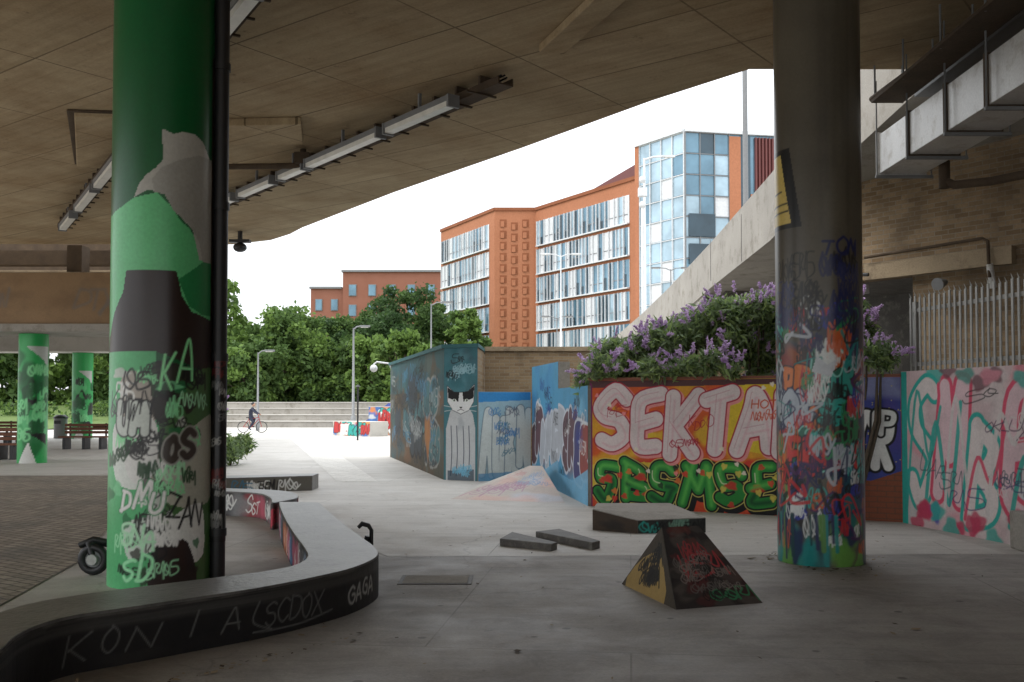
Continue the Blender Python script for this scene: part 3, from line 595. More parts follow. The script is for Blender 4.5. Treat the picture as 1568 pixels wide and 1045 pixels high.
def W(u, d, z):
    L = math.dist(w0, w1); dx, dy = (w1[0] - w0[0]) / L, (w1[1] - w0[1]) / L
    return (w0[0] + dx * u + dy * d, w0[1] + dy * u - dx * d, z)
mb.tube([W(.9, .2, 4.05), W(2.9, .2, 4.10), W(2.98, .2, 4.05), W(3.0, .2, 3.5)], .025, M['darkbrown'])
mb.tube([W(.2, .25, 3.6), W(.6, .25, 3.8), W(1.0, .25, 3.75)], .03, M['black'])
mb.fbox(w0, w1, .5, .95, .15, .4, 3.45, 3.6, M['duct']); mb.tube([W(2.3, .2, 3.5), W(2.3, .42, 3.45)], [.05, .1], M['grey']); mb.tube([W(3.0, .1, 3.35), W(3.0, .2, 3.7)], .05, M['duct'])
mb.build('wall_floodlights', parent=bb_)

# graffiti retaining wall + fence (right)
f0, f1 = (5.3, 13.33), (6.55, 7.0)
Lr = math.dist(f0, f1)
mb = MB(); mb.fbox(f0, f1, 0, Lr, -.25, 0, 0, 2.05, M['conc']); mb.fbox((6.553, 6.98), (7.6, -8), 0, 15, -.25, 0, 0, 2.05, M['conc']); gw = mb.build('graffiti_retaining_wall')  # second run lies out of view, added to keep light off the floor
cv = Canvas(Lr, 2.05, .011, C(214, 190, 192)); rg = random.Random(31)
TE = C(50, 176, 164); PK = C(222, 84, 112); LT = C(228, 218, 216); PI = C(222, 146, 160)
for i in range(46): cv.blob(rg.uniform(0, Lr), rg.uniform(0, 2), rg.uniform(.15, .45), rg.uniform(.15, .4), rg.choice([LT, LT, PK, PI, C(200, 206, 206), C(116, 196, 186)]), .6, 3)
cv.poly([(.0, 0), (0, 2.05), (.13, 2.05), (.13, 0)], TE)
for i in range(9):
    x = .12 + i * .62; o_, f_ = (TE, LT) if i % 2 == 0 else (PK, C(228, 198, 204))
    cv.text('SMBEKARSE'[i], x, .3 + rg.uniform(-.1, .1), .48, 1.35, .20, f_, out=o_, ow=.06, slant=.35, wob=.16, rng=rg)
for i in range(14):
    x = .1 + i * .4; cv.curve([(x, .2), (x + .25, rg.uniform(.8, 1.8)), (x + .5, rg.uniform(.2, 1.2)), (x + .75, rg.uniform(1, 1.9))], rg.uniform(.04, .09), rg.choice([TE, TE, PK, C(220, 212, 210)]), .95)
for i in range(26): cv.tagword(rg.uniform(0, 5.5), rg.uniform(.15, 1.7), rg.uniform(.3, .7), rg.uniform(.1, .25), rg.choice([C(90, 60, 90), BLK, C(60, 90, 100), C(70, 60, 120), LT]), .014, rg)
for i in range(26): cv.blob(rg.uniform(.3, 6), rg.uniform(0, .28), .16, .14, rg.choice([C(60, 70, 180), TE, C(120, 210, 200), C(200, 60, 96)]), .85, 4)
for i in range(20): cv.blob(rg.uniform(.0, 6), rg.uniform(1.85, 2.05), .2, .1, rg.choice([C(60, 150, 138), TE, C(120, 80, 90), PI]), .85, 4)
cv.face('mural_face', planefn(f0, f1), M['paint'], gw)
mb = MB()
for i in range(int(Lr / .105)):
    u = .03 + i * .105; zt = 3.05 + .02 * math.sin(i * 1.7)
    mb.fbox(f0, f1, u, u + .034, -.13, -.115, 2.0, zt, M['steel'])
    mb.add([*[(f0[0] + (f1[0]-f0[0])/Lr*uu + dd*(f1[1]-f0[1])/Lr, f0[1] + (f1[1]-f0[1])/Lr*uu - dd*(f1[0]-f0[0])/Lr, zz) for uu, dd, zz in ((u, -.13, zt), (u + .034, -.13, zt), (u + .017, -.1, zt + .07))]], [(0, 1, 2)], M['steel'])
for z in (2.12, 2.85): mb.fbox(f0, f1, 0, Lr, -.175, -.135, z, z + .05, M['steel'])
for u in (.0, 2.7, 5.4): mb.fbox(f0, f1, u, u + .07, -.25, -.18, 2.05, 3.0, M['steel'])
mb.build('palisade_fence')
mb = MB(); mb.box(5.56, 7.6, 10.55, 11.0, 0, .42, M['conc']); o = mb.build('low_concrete_block', bevel=.015)
cv = Canvas(1.9, .40, .01, C(120, 118, 114)); rg = random.Random(2)
for i in range(9): cv.tagword(rg.uniform(0, 1.5), rg.uniform(.03, .2), .4, .15, rg.choice([BLK, BLK, TE, WHT]), .014, rg)
cv.face('block_face', planefn((5.58, 10.55), (7.55, 10.55)), M['paint'], o)

# ducts
mb = MB(); segs = [13.0, 12.0, 10.95, 10.0, 9.0, 8.0, 6.8]
for a, b in zip(segs[:-1], segs[1:]):
    mb.box(4.9, 5.5, b + .03, a - .03, 4.68, 5.2, M['duct'])
    mb.box(4.87, 5.53, b - .025, b + .03, 4.65, 5.23, M['darkbrown'])
mb.box(4.87, 5.53, 12.97, 13.02, 4.65, 5.23, M['duct'])
for yy in segs[:-1]:
    for xx in (4.84, 5.56): mb.tube([(xx, yy - .1, 4.6), (xx, yy - .1, 5.9)], .012, M['grey'], 6)
    mb.box(4.82, 5.58, yy - .12, yy - .08, 4.60, 4.64, M['grey'])
mb.build('ventilation_duct', bevel=.006)
mb = MB()
mb.tube([(5.6, 12.6, 4.4), (5.6, 12.6, 4.6), (5.6, 12.6, 4.75)], .07, M['darkbrown']); mb.tube([(5.6, 12.6, 4.5), (5.68, 12.5, 4.42), (6.0, 12.2, 4.40), (8.0, 9.0, 4.38)], .055, M['darkbrown'])
mb.tube([(4.6, 12.4, 5.5), (4.9, 7, 5.5)], .04, M['darkbrown']); mb.box(4.55, 4.95, 7, 12.3, 5.42, 5.46, M['darkbrown']); mb.box(5.1, 5.35, 7, 12.3, 5.5, 5.62, M['grey'])
for yy in (12.3, 11.4, 10.4, 9.4): mb.tube([(4.6, yy, 5.42), (4.6, yy, 5.9)], .012, M['grey'], 6); mb.tube([(4.95, yy, 5.42), (4.95, yy, 5.9)], .012, M['grey'], 6)
mb.build('overhead_pipes')

# ------------------------------------------------------------ main mural wall
m0, m1 = (1.23, 15.5), (5.3, 13.35); Lm = math.dist(m0, m1)
mb = MB(); mb.fbox(m0, m1, 0, Lm, -.25, 0, 0, 1.98, M['conc']); mb.fbox(m0, m1, -.02, Lm, -.28, .02, 1.98, 2.02, M['brick_red']); mw = mb.build('mural_wall')
cv = Canvas(Lm, 1.98, .008, C(228, 100, 44)); rg = random.Random(9)
for i in range(34): cv.blob(rg.uniform(0, 3.2), rg.uniform(.3, 1.9), rg.uniform(.15, .45), rg.uniform(.12, .35), rg.choice([C(236, 104, 40), C(212, 40, 44), C(236, 180, 50), C(220, 56, 50), C(236, 200, 60)]), .8, 3)
cv.poly([(2.2, 1.05), (2.3, 1.98), (3.6, 1.98), (3.6, .9)], C(238, 210, 56), .95, 4); cv.poly([(0, .65), (.9, .72), (2.2, .6), (3.4, .85), (3.4, .45), (0, .3)], C(234, 200, 64))
cv.poly([(0, 1.86), (0, 1.98), (Lm, 1.98), (Lm, 1.92)], C(96, 60, 62))
cv.poly([(0, 0), (0, .3), (.9, .36), (2, .28), (3.4, .4), (3.4, 0)], C(224, 84, 48))
x = -.02
for ch, lw in zip('SBSMSER', (.50, .50, .48, .56, .48, .46, .4)):
    gs = []
    for st in GL[ch]:
        pp = [(x + .08 + (a_ + .1 * b_ + rg.uniform(-.18, .18)) * (lw - .12), .14 + (b_ + rg.uniform(-.10, .10)) * .56) for a_, b_ in st]; gs.append(smooth_pts(pp, 5) if len(pp) > 2 else pp)
    cv.strokes([[(a_ + .06, b_ - .05) for a_, b_ in l] for l in gs], .27, BLK); cv.strokes(gs, .225, C(236, 224, 120)); cv.strokes(gs, .205, BLK); cv.strokes(gs, .15, C(40, 146, 60))
    for l in gs:
        cv.strokes([l[:max(3, len(l) // 2)]], .06, C(104, 206, 90), .75, .05)
        if rg.random() < .6: cv.strokes([l[len(l) // 2:]], .07, C(14, 84, 44), .9, .05)
        if rg.random() < .7 and len(l) > 6: q = l[len(l) // 2]; cv.blob(q[0], q[1], .10, .07, C(220, 56, 48), .9, 3)
        cv.strokes([[(a_ - .03, b_ + .04) for a_, b_ in l[len(l) // 3:len(l) // 2]]], .014, C(230, 240, 200), .9) if len(l) > 6 else None
    for _ in range(4): cv.blob(x + rg.uniform(0, lw), .12 + rg.uniform(0, .6), .05, .05, rg.choice([C(226, 60, 50), C(236, 216, 96), C(30, 30, 34), C(236, 130, 60)]), .85, 4)
    x += lw * .98
x = -.01
WF = C(240, 224, 224); RO = C(186, 26, 60)
LET = [('S', .64, 1.84, .9), ('E', .58, 1.78, .86), ('K', .60, 1.82, .84), ('T', .50, 1.80, .84), ('A', .62, 1.86, .92), ('N', .5, 1.8, .9)]
for i, (ch, lw, zt, zb) in enumerate(LET):
    gs = []
    for st in GL[ch]:
        pp = [(x + .12 + (a_ + .16 * b_ + rg.uniform(-.08, .08)) * (lw - .14), zb + .06 + (b_ + rg.uniform(-.06, .06)) * (zt - zb - .12)) for a_, b_ in st]; gs.append(smooth_pts(pp, 5) if len(pp) > 2 else pp)
    cv.strokes([[(a_ + .03, b_ - .03) for a_, b_ in l] for l in gs], .285, C(246, 160, 156)); cv.strokes(gs, .27, RO); cv.strokes(gs, .228, WF)
    for l in gs:
        cv.strokes([[(a_ + .02, b_ - .05) for a_, b_ in l]], .03, C(232, 180, 190), .6, .03); cv.strokes([[(a_ - .04, b_ + .03) for a_, b_ in l[:len(l) // 2 + 1]]], .010, C(200, 120, 140), .6)
    x += lw * .96
cv.tagword(1.6, 1.25, .4, .16, RO, .012, rg); cv.tagword(1.3, .95, .45, .1, RO, .014, rg); cv.text('HOTS', 2.55, 1.55, .12, .12, .018, C(220, 90, 40)); cv.hand(2.55, 1.35, .4, .12, C(220, 90, 40), .014, rg); cv.hand(.3, 1.4, .3, .12, RO, .01, rg)
for s_ in range(12): cv.blob(rg.uniform(.1, 3), rg.uniform(.5, 1.9), .035, .035, rg.choice([C(250, 150, 150), C(250, 240, 220)]), .95, 4)
cv.strokes([[(.0, .02), (0, 1.9)]], .09, C(130, 44, 100))
cv.poly([(3.5, 0), (3.5, 1.98), (Lm, 1.98), (Lm, 0)], C(140, 78, 52)); 
for j, zz in enumerate(np.arange(.04, .7, .075)):
    cv.strokes([[(3.5, zz), (Lm, zz)]], .01, C(100, 74, 58))
    for xx in np.arange(3.5 + (j % 2) * .11, Lm, .225): cv.strokes([[(xx, zz), (xx, zz + .075)]], .01, C(100, 74, 58))
cv.poly([(3.5, .62), (3.5, 1.98), (Lm, 1.98), (Lm, .7), (4.2, .55)], C(62, 72, 150)); cv.blob(4.3, 1.85, .5, .22, C(150, 155, 195), .8); cv.blob(4.45, 1.3, .2, .5, C(88, 70, 150), .6)
for i in range(90): cv.blob(rg.uniform(3.5, Lm), rg.uniform(.7, 1.95), .010, .010, C(214, 200, 100), .8, 4)
cv.text('CR', 4.02, .75, .20, .72, .12, C(236, 236, 234), out=BLK, ow=.035, slant=.15, gap=1.1); cv.text('P', 4.32, 1.2, .18, .3, .07, C(236, 236, 234), out=BLK, ow=.03)
cv.face('mural_face', planefn(m0, m1), M['paint'], mw)

# ------------------------------------------------------------ blue side wall
s0, s1, s2 = (0.43, 20.9), (0.86, 18.2), (1.2, 15.48)
mb = MB(); La = math.dist(s0, s1); Lb = math.dist(s1, s2)
mb.fbox(s0, s1, 0, La, -.22, 0, 0, 2.4, M['conc']); mb.fbox(s1, s2, .003, Lb, -.22, 0, 0, 1.9, M['conc']); bw = mb.build('blue_graffiti_wall')
SB = C(92, 168, 210)
for (a, b, L, h, sd_) in ((s0, s1, La, 2.4, 1), (s1, s2, Lb, 1.9, 2)):
    cv = Canvas(L, h, .012, SB); rg = random.Random(sd_ * 3)
    for i in range(14): cv.blob(rg.uniform(0, L), rg.uniform(0, h), rg.uniform(.2, .6), rg.uniform(.15, .4), rg.choice([C(130, 200, 235), C(70, 140, 200), C(90, 170, 215)]), .6, 2)
    cv.blob(L * .5, 1.0, L * .48, .55, C(150, 96, 84), .8, 3)
    for i in range(5): cv.throwie(-.1 + i * L / 5, .5 + rg.uniform(-.1, .15), L / 3.6, rg.uniform(.7, 1.1), rg.choice([C(76, 74, 130), C(160, 76, 70), C(190, 196, 206), C(110, 80, 90)]), C(215, 222, 232), rg, rg.choice('SERKM'))
    for i in range(10): cv.tagword(rg.uniform(0, L - .4), rg.uniform(.2, h - .3), .5, .2, rg.choice([BLK, C(40, 60, 150), WHT]), .018, rg)
    cv.poly([(0, 0), (0, .35), (L * .5, .3), (L, .58), (L, 0)], C(130, 194, 230), .9)
    cv.face('mural_face', planefn(a, b), M['paint'], bw)
q0, q1 = (-0.7, 20.45), (0.40, 20.88); Lq = math.dist(q0, q1)
mb = MB(); mb.fbox(q0, q1, 0, Lq, -.2, 0, 0, 1.87, M['conc']); pw = mb.build('graffiti_wall')
cv = Canvas(Lq, 1.87, .012, C(160, 190, 200)); rg = random.Random(8)
cv.poly([(0, 1.65), (0, 1.87), (Lq, 1.87), (Lq, 1.7)], C(60, 140, 200)); 
for i in range(4): cv.text('AUKN'[i], .08 + i * .28, .2, .2, 1.25, .15, C(212, 218, 214), out=C(120, 138, 146), ow=.02, slant=.12, wob=.1, rng=rg)
for i in range(9): cv.tagword(rg.uniform(0, .8), rg.uniform(.1, 1.5), .3, .14, rg.choice([C(70, 130, 150), C(90, 90, 110), C(60, 130, 190)]), .014, rg)
cv.poly([(0, 0), (0, .16), (Lq, .2), (Lq, 0)], C(90, 150, 190), .8)
cv.face('mural_face', planefn(q0, q1), M['paint'], pw)
o = wall_local('brick_wall', (-.62, 22.3), (5.3, 22.3), .3, [(0, None, 0, 2.82)], M['brick'])
mb = MB(); mb.box(-.62, 5.25, 22.26, 22.64, 2.822, 2.92, M['conc_brown']); cop = mb.build('coping'); cop.parent = o
cop.matrix_parent_inverse = (mathutils.Matrix.Translation((-.62, 22.3, 0))).inverted()
# kiosk
k0, k1, k2_ = (-3.72, 30.0), (-1.45, 20.9), (-0.72, 20.5)
mb = MB(); mb.prism([k0, k1, k2_, (-.64, 22.2), (-.64, 30.6)], 0, 2.8, M['brick']); mb.prism([(-3.8, 30.1), (-1.5, 20.82), (-.7, 20.42), (-.62, 22.2), (-.6, 30.7)], 2.8, 2.88, mat_plain('teal_trim', C(40, 96, 100), .6)); kk = mb.build('graffiti_kiosk')
Lk = math.dist(k0, k1); cv = Canvas(Lk, 2.8, .022, C(90, 76, 58)); rg = random.Random(77)
cv.poly([(0, 1.9), (0, 2.8), (Lk, 2.8), (Lk, 1.9)], C(46, 98, 104), .85)
for i in range(60): cv.blob(rg.uniform(0, Lk), rg.uniform(0, 2.7), rg.uniform(.2, .8), rg.uniform(.12, .4), rg.choice([C(42, 96, 102), C(100, 78, 54), C(68, 58, 48), C(100, 106, 96), C(50, 82, 92), C(136, 92, 56), C(70, 76, 68)]), .6, 3)
for i in range(8): cv.throwie(rg.uniform(0, Lk - 2), rg.uniform(.2, 1.5), rg.uniform(1.2, 2.2), rg.uniform(.5, .9), rg.choice([C(76, 120, 126), C(120, 96, 70), C(60, 68, 76)]), rg.choice([BLK, C(150, 150, 145), C(40, 60, 80)]), rg)
for i in range(64): cv.hand(rg.uniform(0, Lk - 1), rg.uniform(.1, 2.3), rg.uniform(.6, 1.4), rg.uniform(.2, .45), rg.choice([BLK, BLK, BLK, C(50, 50, 60), C(170, 175, 175), C(70, 130, 165), C(40, 80, 90)]), .03, rg)
cv.blob(7.2, .9, .5, .5, C(180, 116, 54), .9, 3)
for i in range(9): cv.strokes([[(i * 1.1 + .4, 1.9), (i * 1.1 + .4, 2.8)]], .03, C(30, 70, 76), .8)
cv.face('mural_face', planefn(k0, k1), M['paint'], kk)
Lc = math.dist(k1, k2_); cv = Canvas(Lc, 2.8, .010, C(72, 126, 136)); rg = random.Random(78)
for i in range(16): cv.blob(rg.uniform(0, Lc), rg.uniform(1.9, 2.8), .2, .2, rg.choice([C(50, 110, 120), C(90, 140, 150), C(60, 90, 100)]), .6)
for i in range(8): cv.hand(rg.uniform(0, .5), rg.uniform(2.1, 2.5), .3, .14, rg.choice([BLK, C(150, 190, 200)]), .016, rg)
cv.poly([(.06, .0), (.06, 1.1), (.16, 1.45), (.3, 1.55), (.6, 1.55), (.72, 1.4), (.78, 1.1), (.78, 0)], C(205, 208, 210)); 
for xx in (.18, .32, .48, .62): cv.curve([(xx, 1.15), (xx + .02, .6), (xx - .01, .1)], .022, C(80, 90, 104))
cv.blob(.42, 1.2, .1, .2, C(170, 176, 182), .6)
HD = [(.08, 2.0), (.09, 1.66), (.22, 1.48), (.42, 1.40), (.62, 1.48), (.74, 1.66), (.76, 2.03), (.6, 1.88), (.42, 1.86), (.25, 1.87)]
cv.poly(HD, C(232, 234, 234)); cv.strokes([HD + HD[:1]], .014, C(40, 44, 50), .9)
cv.poly([(.09, 1.97), (.11, 1.74), (.24, 1.70), (.36, 1.66), (.39, 1.86), (.25, 1.87)], BLK); cv.poly([(.75, 2.0), (.73, 1.74), (.62, 1.70), (.49, 1.66), (.46, 1.86), (.6, 1.88)], BLK)
for ex in (.26, .57): cv.blob(ex, 1.69, .065, .032, C(225, 235, 225), 1, 4); cv.blob(ex, 1.69, .022, .026, BLK, 1, 4)
cv.poly([(.38, 1.56), (.47, 1.56), (.425, 1.51)], BLK); cv.curve([(.34, 1.47), (.425, 1.50), (.5, 1.47)], .012, BLK); cv.poly([(.1, 0), (.1, .2), (.75, .25), (.75, 0)], C(40, 70, 90), .8)
cv.strokes([[(.3, 1.53), (.0, 1.58)], [(.3, 1.50), (.02, 1.46)], [(.54, 1.53), (.82, 1.58)], [(.54, 1.50), (.8, 1.46)]], .008, WHT)
for i in range(5): cv.hand(rg.uniform(.1, .5), .05 + rg.uniform(0, .15), .2, .12, C(120, 190, 220), .014, rg)
cv.face('cat_mural_face', planefn(k1, k2_), M['paint'], kk)

# ------------------------------------------------------------ skate ramp wedge at wall
def solid(name, vs, fs, mat, bevel=0):
    mb = MB(); mb.add(vs, fs, mat); return mb.build(name, bevel)
def paint_quad(name, a, b, c, d, base, fnp, parent, off=.004, res=.012):
    a, b, c, d = [np.array(q, float) for q in (a, b, c, d)]
    n = np.cross(b - a, d - a); n /= np.linalg.norm(n)
    L = np.linalg.norm(b - a); Hh = np.linalg.norm(d - a)
    cv = Canvas(L, Hh, res, base); fnp(cv, L, Hh)
    def fn(X, Z):
        u = (X / L)[:, None]; v = (Z / Hh)[:, None] * .998
        return (1 - v) * ((1 - u) * a + u * b) + v * ((1 - u) * d + u * c) + n * off
    cv.face(name, fn, M['paint'], parent)
ra, rb_, = np.array((-1.04, 16.6, 0)), np.array((.86, 16.0, 0)); rd_ = np.array((.34, 18.5, .45)); rc_ = rd_ + (rb_ - ra) * .12
o = solid('skate_bank_ramp', [tuple(ra), tuple(rb_), (.62, 19.6, 0), (-.6, 19.9, 0), tuple(rd_), tuple(rc_)],
      [(0, 1, 5, 4), (1, 2, 5), (2, 3, 4, 5), (3, 0, 4), (0, 3, 2, 1)], M['conc_light'])
def pr(cv, L, Hh):
    rg = random.Random(3)
    for i in range(14): cv.blob(rg.uniform(0, L), rg.uniform(0, Hh), .4, .3, rg.choice([C(210, 172, 160), C(180, 190, 204), C(198, 154, 140), C(176, 170, 162)]), .55)
    for i in range(10): cv.hand(rg.uniform(0, L - .6), rg.uniform(.1, Hh - .6), .7, .3, rg.choice([C(180, 120, 120), C(120, 150, 184), C(160, 110, 140)]), .03, rg, .65)
paint_quad('painted_slope', ra, rb_, rc_, rd_, C(186, 172, 162), pr, o)

# ------------------------------------------------------------ pyramid
A, B, Cc, D = (.98, 8.79, 0), (1.28, 7.69, 0), (2.02, 7.95, 0), (1.80, 9.1, 0)
T1 = (1.27, 8.34, .56); T2 = (1.27 + .45 * .74, 8.34 + .45 * .26, .56)
o = solid('skate_pyramid', [A, B, Cc, D, T1, T2], [(0, 1, 4), (1, 2, 5, 4), (2, 3, 5), (3, 0, 4, 5), (0, 3, 2, 1)], M['conc_dark'])
def pf(cv, L, Hh):
    rg = random.Random(5)
    for i in range(34): cv.blob(rg.uniform(0, L), rg.uniform(0, Hh), rg.uniform(.05, .2), rg.uniform(.04, .12), rg.choice([C(96, 40, 42), C(34, 32, 34), C(96, 88, 82), C(110, 60, 54), C(70, 36, 40), C(84, 80, 76)]), .6, 3)
    cv.hand(.15, .3, .55, .2, C(176, 66, 70), .022, rg); cv.hand(.2, .5, .4, .15, C(160, 62, 66), .018, rg); cv.hand(.35, .06, .4, .1, C(60, 134, 92), .016, rg)
    for i in range(16): cv.hand(rg.uniform(0, .5), rg.uniform(.05, .7), .25, .08, rg.choice([C(140, 130, 124), BLK, C(110, 106, 102)]), .008, rg)
def pl(cv, L, Hh):
    rg = random.Random(6)
    cv.poly([(.08 * L, 0), (.1 * L, Hh * .5), (L * .75, Hh * .62), (.8 * L, 0)], C(170, 142, 84), .95, 3)
    for i in range(9): cv.hand(rg.uniform(.05, .6), rg.uniform(.03, .45), .3, .16, BLK, rg.uniform(.015, .035), rg)
paint_quad('painted_front', B, Cc, T2, T1, C(52, 46, 46), pf, o, res=.006)
paint_quad('painted_side', A, B, T1, T1, C(66, 58, 48), pl, o, res=.006)
o = solid('skate_box', [(1.03, 12.55, 0), (1.56, 12.2, 0), (2.42, 12.3, 0), (2.15, 13.4, 0), (1.15, 13.3, 0), (1.03, 12.55, .27), (1.56, 12.2, .17), (2.42, 12.3, .19), (2.15, 13.4, .26), (1.15, 13.3, .27)],
      [(0, 4, 3, 2, 1), (5, 6, 7), (5, 7, 8, 9), (0, 1, 6, 5), (1, 2, 7, 6), (2, 3, 8, 7), (3, 4, 9, 8), (4, 0, 5, 9)], M['conc'])
paint_quad('front_paint', (1.56, 12.2, 0), (2.42, 12.3, 0), (2.42, 12.3, .18), (1.56, 12.2, .16), C(50, 52, 50), lambda cv, L, Hh: [cv.tagword(i * .2, .03, .25, .10, c, .016, R) for i, c in enumerate([TE, BLK, C(120, 160, 140), BLK])], o)
paint_quad('side_paint', (1.03, 12.55, 0), (1.56, 12.2, 0), (1.56, 12.2, .16), (1.03, 12.55, .26), C(70, 56, 44), lambda cv, L, Hh: cv.blob(.3, .1, .2, .1, C(40, 36, 32)), o)
for (pl_, h) in (([(-.14, 11.15), (.43, 10.72), (.50, 10.86), (.0, 11.75)], .085), ([(.28, 11.75), (.88, 10.8), (.98, 10.95), (.58, 12.0)], .09)):
    mb = MB(); mb.prism(pl_, 0, h, M['conc_dark']); o = mb.build('low_skate_kerb', bevel=.01)

# ------------------------------------------------------------ ledges
TOPM = mat_rough('worn_ledge_top', (0.11, 0.105, 0.10), (0.20, 0.19, 0.18), 2.5, rough=0.33, fine=25, stain=(0.065, 0.063, 0.061), spec=0.5)
def ledge(name, outline, h, base, painter, seed, smn=5):
    pts = smooth_pts(outline, smn, True)
    mb = MB(); mb.prism(pts, 0, h, TOPM); o = mb.build(name, bevel=.012)
    Pn = np.array(pts); Pc = np.vstack([Pn, Pn[:1]]); sl = np.r_[0, np.cumsum(np.hypot(*np.diff(Pc, axis=0).T))]
    area = 0.5 * np.sum(Pc[:-1, 0] * Pc[1:, 1] - Pc[1:, 0] * Pc[:-1, 1]); sg = 1 if area > 0 else -1
    cv = Canvas(sl[-1] - .001, h - .02, .010, base); painter(cv, sl[-1], random.Random(seed))
    def fn(X, Z):
        x = np.interp(X, sl, Pc[:, 0]); y = np.interp(X, sl, Pc[:, 1])
        e = .02; x1 = np.interp(np.minimum(X + e, sl[-1]), sl, Pc[:, 0]); y1 = np.interp(np.minimum(X + e, sl[-1]), sl, Pc[:, 1])
        x0 = np.interp(np.maximum(X - e, 0), sl, Pc[:, 0]); y0 = np.interp(np.maximum(X - e, 0), sl, Pc[:, 1])
        tx, ty = x1 - x0, y1 - y0; q = np.hypot(tx, ty) + 1e-9
        return np.stack([x + sg * ty / q * .005, y - sg * tx / q * .005, Z + .003], -1)
    cv.face('ledge_sides', fn, M['paint'], o)
    return o
L1 = [(-2.75, 3.2), (-2.58, 4.3), (-2.6, 4.95), (-2.69, 5.35), (-2.69, 5.62), (-2.6, 5.86), (-2.37, 6.09), (-2.06, 6.40), (-1.73, 6.74), (-1.45, 7.14), (-1.23, 7.56), (-1.12, 8.1), (-1.19, 8.6),
      (-1.42, 9.3), (-1.82, 10.5), (-2.26, 11.9), (-2.45, 12.5), (-2.55, 12.6), (-2.93, 12.65), (-2.96, 12.5), (-2.55, 11.0), (-2.13, 9.6), (-1.81, 8.6), (-1.68, 8.08), (-1.70, 7.68), (-1.89, 7.38), (-2.45, 6.87), (-2.84, 6.5), (-3.04, 6.2), (-3.1, 5.8), (-3.1, 5.0), (-3.15, 3.2)]
def lp(cv, L, rg):
    for i in range(110): cv.blob(rg.uniform(0, L), rg.uniform(0, .33), rg.uniform(.1, .4), rg.uniform(.04, .12), rg.choice([C(44, 43, 44), C(26, 26, 28), C(54, 52, 51), C(36, 35, 36)]), .55, 2)
    for i in range(60): cv.curve([(rg.uniform(0, L - .5) + d_, rg.uniform(.24, .33)) for d_ in (0, .15, .3)][:3], .006, C(74, 72, 70), .5)
    for i in range(70): cv.blob(rg.uniform(0, L), .325, rg.uniform(.04, .15), .012, C(96, 93, 88), .7, 2)
    t = C(122, 122, 120)
    for (wd, u, lw) in (('K', 2.62, .15), ('O', 2.86, .10), ('N', 3.02, .2), ('I', 3.36, .16), ('A', 3.66, .13), ('SCDOX', 3.98, .10)): cv.text(wd, u, .08, lw, .15, .010, t, slant=.3, wob=.12, rng=rg, al=.8)
    cv.curve([(3.9, .05), (4.3, .04), (4.65, .08)], .010, t, .8); cv.curve([(3.95, .25), (3.9, .12), (4.05, .05)], .01, t, .8)
    cv.text('GAGA', 4.85, .1, .11, .13, .020, C(176, 176, 172), wob=.15, rng=rg)
    u = 11.2
    while u < 16:
        cv.blob(u, .15, .3, .2, rg.choice([C(60, 120, 170), C(200, 110, 60), C(190, 80, 110), C(60, 90, 120), C(40, 40, 50)]), .9, 2); cv.tagword(u, .05, .4, .2, rg.choice([BLK, WHT]), .02, rg); u += .35
ledge('curved_skate_ledge', L1, .35, C(34, 33, 35), lp, 12)
L2 = [(-5.6, 14.6), (-4.2, 14.2), (-3.6, 13.9), (-3.25, 13.2), (-3.08, 12.6), (-3.0, 12.75), (-2.9, 13.3), (-3.2, 14.15), (-3.9, 14.6), (-5.6, 15)]
def lp2(cv, L, rg):
    for i in range(44):
        cv.blob(rg.uniform(0, L), .15, .25, .2, rg.choice([C(60, 110, 170), C(200, 90, 110), C(60, 60, 70), C(150, 60, 60), C(150, 150, 150)]), .8, 2)
    for i in range(26): cv.tagword(rg.uniform(0, L - .4), .05, .35, .2, rg.choice([BLK, WHT, C(200, 60, 80)]), .02, rg)
ledge('curved_skate_ledge', L2, .35, C(70, 66, 66), lp2, 13)
mb = MB(); mb.prism([(-6.2, 17.2), (-3.72, 18.3), (-3.72, 18.9), (-6.4, 17.9)], 0, .28, TOPM); o = mb.build('low_concrete_wall', bevel=.015)
cv = Canvas(2.7, .26, .012, C(104, 100, 92)); rg = random.Random(14)
for i in range(16): cv.tagword(rg.uniform(0, 2.3), .04, .4, .17, rg.choice([BLK, BLK, WHT, C(60, 120, 150)]), .02, rg)
cv.face('wall_face', planefn((-6.2, 17.2), (-3.73, 18.296)), M['paint'], o)

def ring(mb, c, r, tr, mat, seg=24):
    pts = [(c[0] + r * math.cos(2 * math.pi * i / seg), c[1], c[2] + r * math.sin(2 * math.pi * i / seg)) for i in range(seg + 1)]
    mb.tube(pts, tr, mat, 8, caps=False)
mb = MB()
for xx, yy in ((-3.93, 9.25), (-3.25, 9.75)):
    ring(mb, (xx, yy, .15), .11, .04, M['black'])
    mb.tube([(xx, yy - .05, .15), (xx, yy + .05, .15)], .05, M['steel'], 12); mb.tube([(xx, yy - .012, .15), (xx, yy + .012, .15)], .10, M['grey'], 16)
mb.tube([(-3.93, 9.25, .15), (-3.97, 9.24, .30), (-3.9, 9.27, .31), (-3.6, 9.5, .2), (-3.25, 9.75, .15)], .035, M['black']); mb.tube([(-4.06, 9.25, .28), (-3.93, 9.25, .335), (-3.82, 9.3, .30)], .03, M['black'])
mb.tube([(-3.3, 9.72, .15), (-3.3, 9.72, .75)], .02, M['grey']); mb.tube([(-3.45, 9.72, .75), (-3.15, 9.72, .75)], .02, M['black'])
mb.build('child_scooter')
mb = MB(); mb.tube([(-1.50, 10.5, 0), (-1.50, 10.5, .26), (-1.53, 10.5, .31), (-1.60, 10.5, .33), (-1.64, 10.5, .29)], [.02, .022, .025, .028, .02], M['black']); mb.tube([(-1.58, 10.5, .0), (-1.54, 10.5, .2)], .03, M['black']); mb.build('steel_hoop')

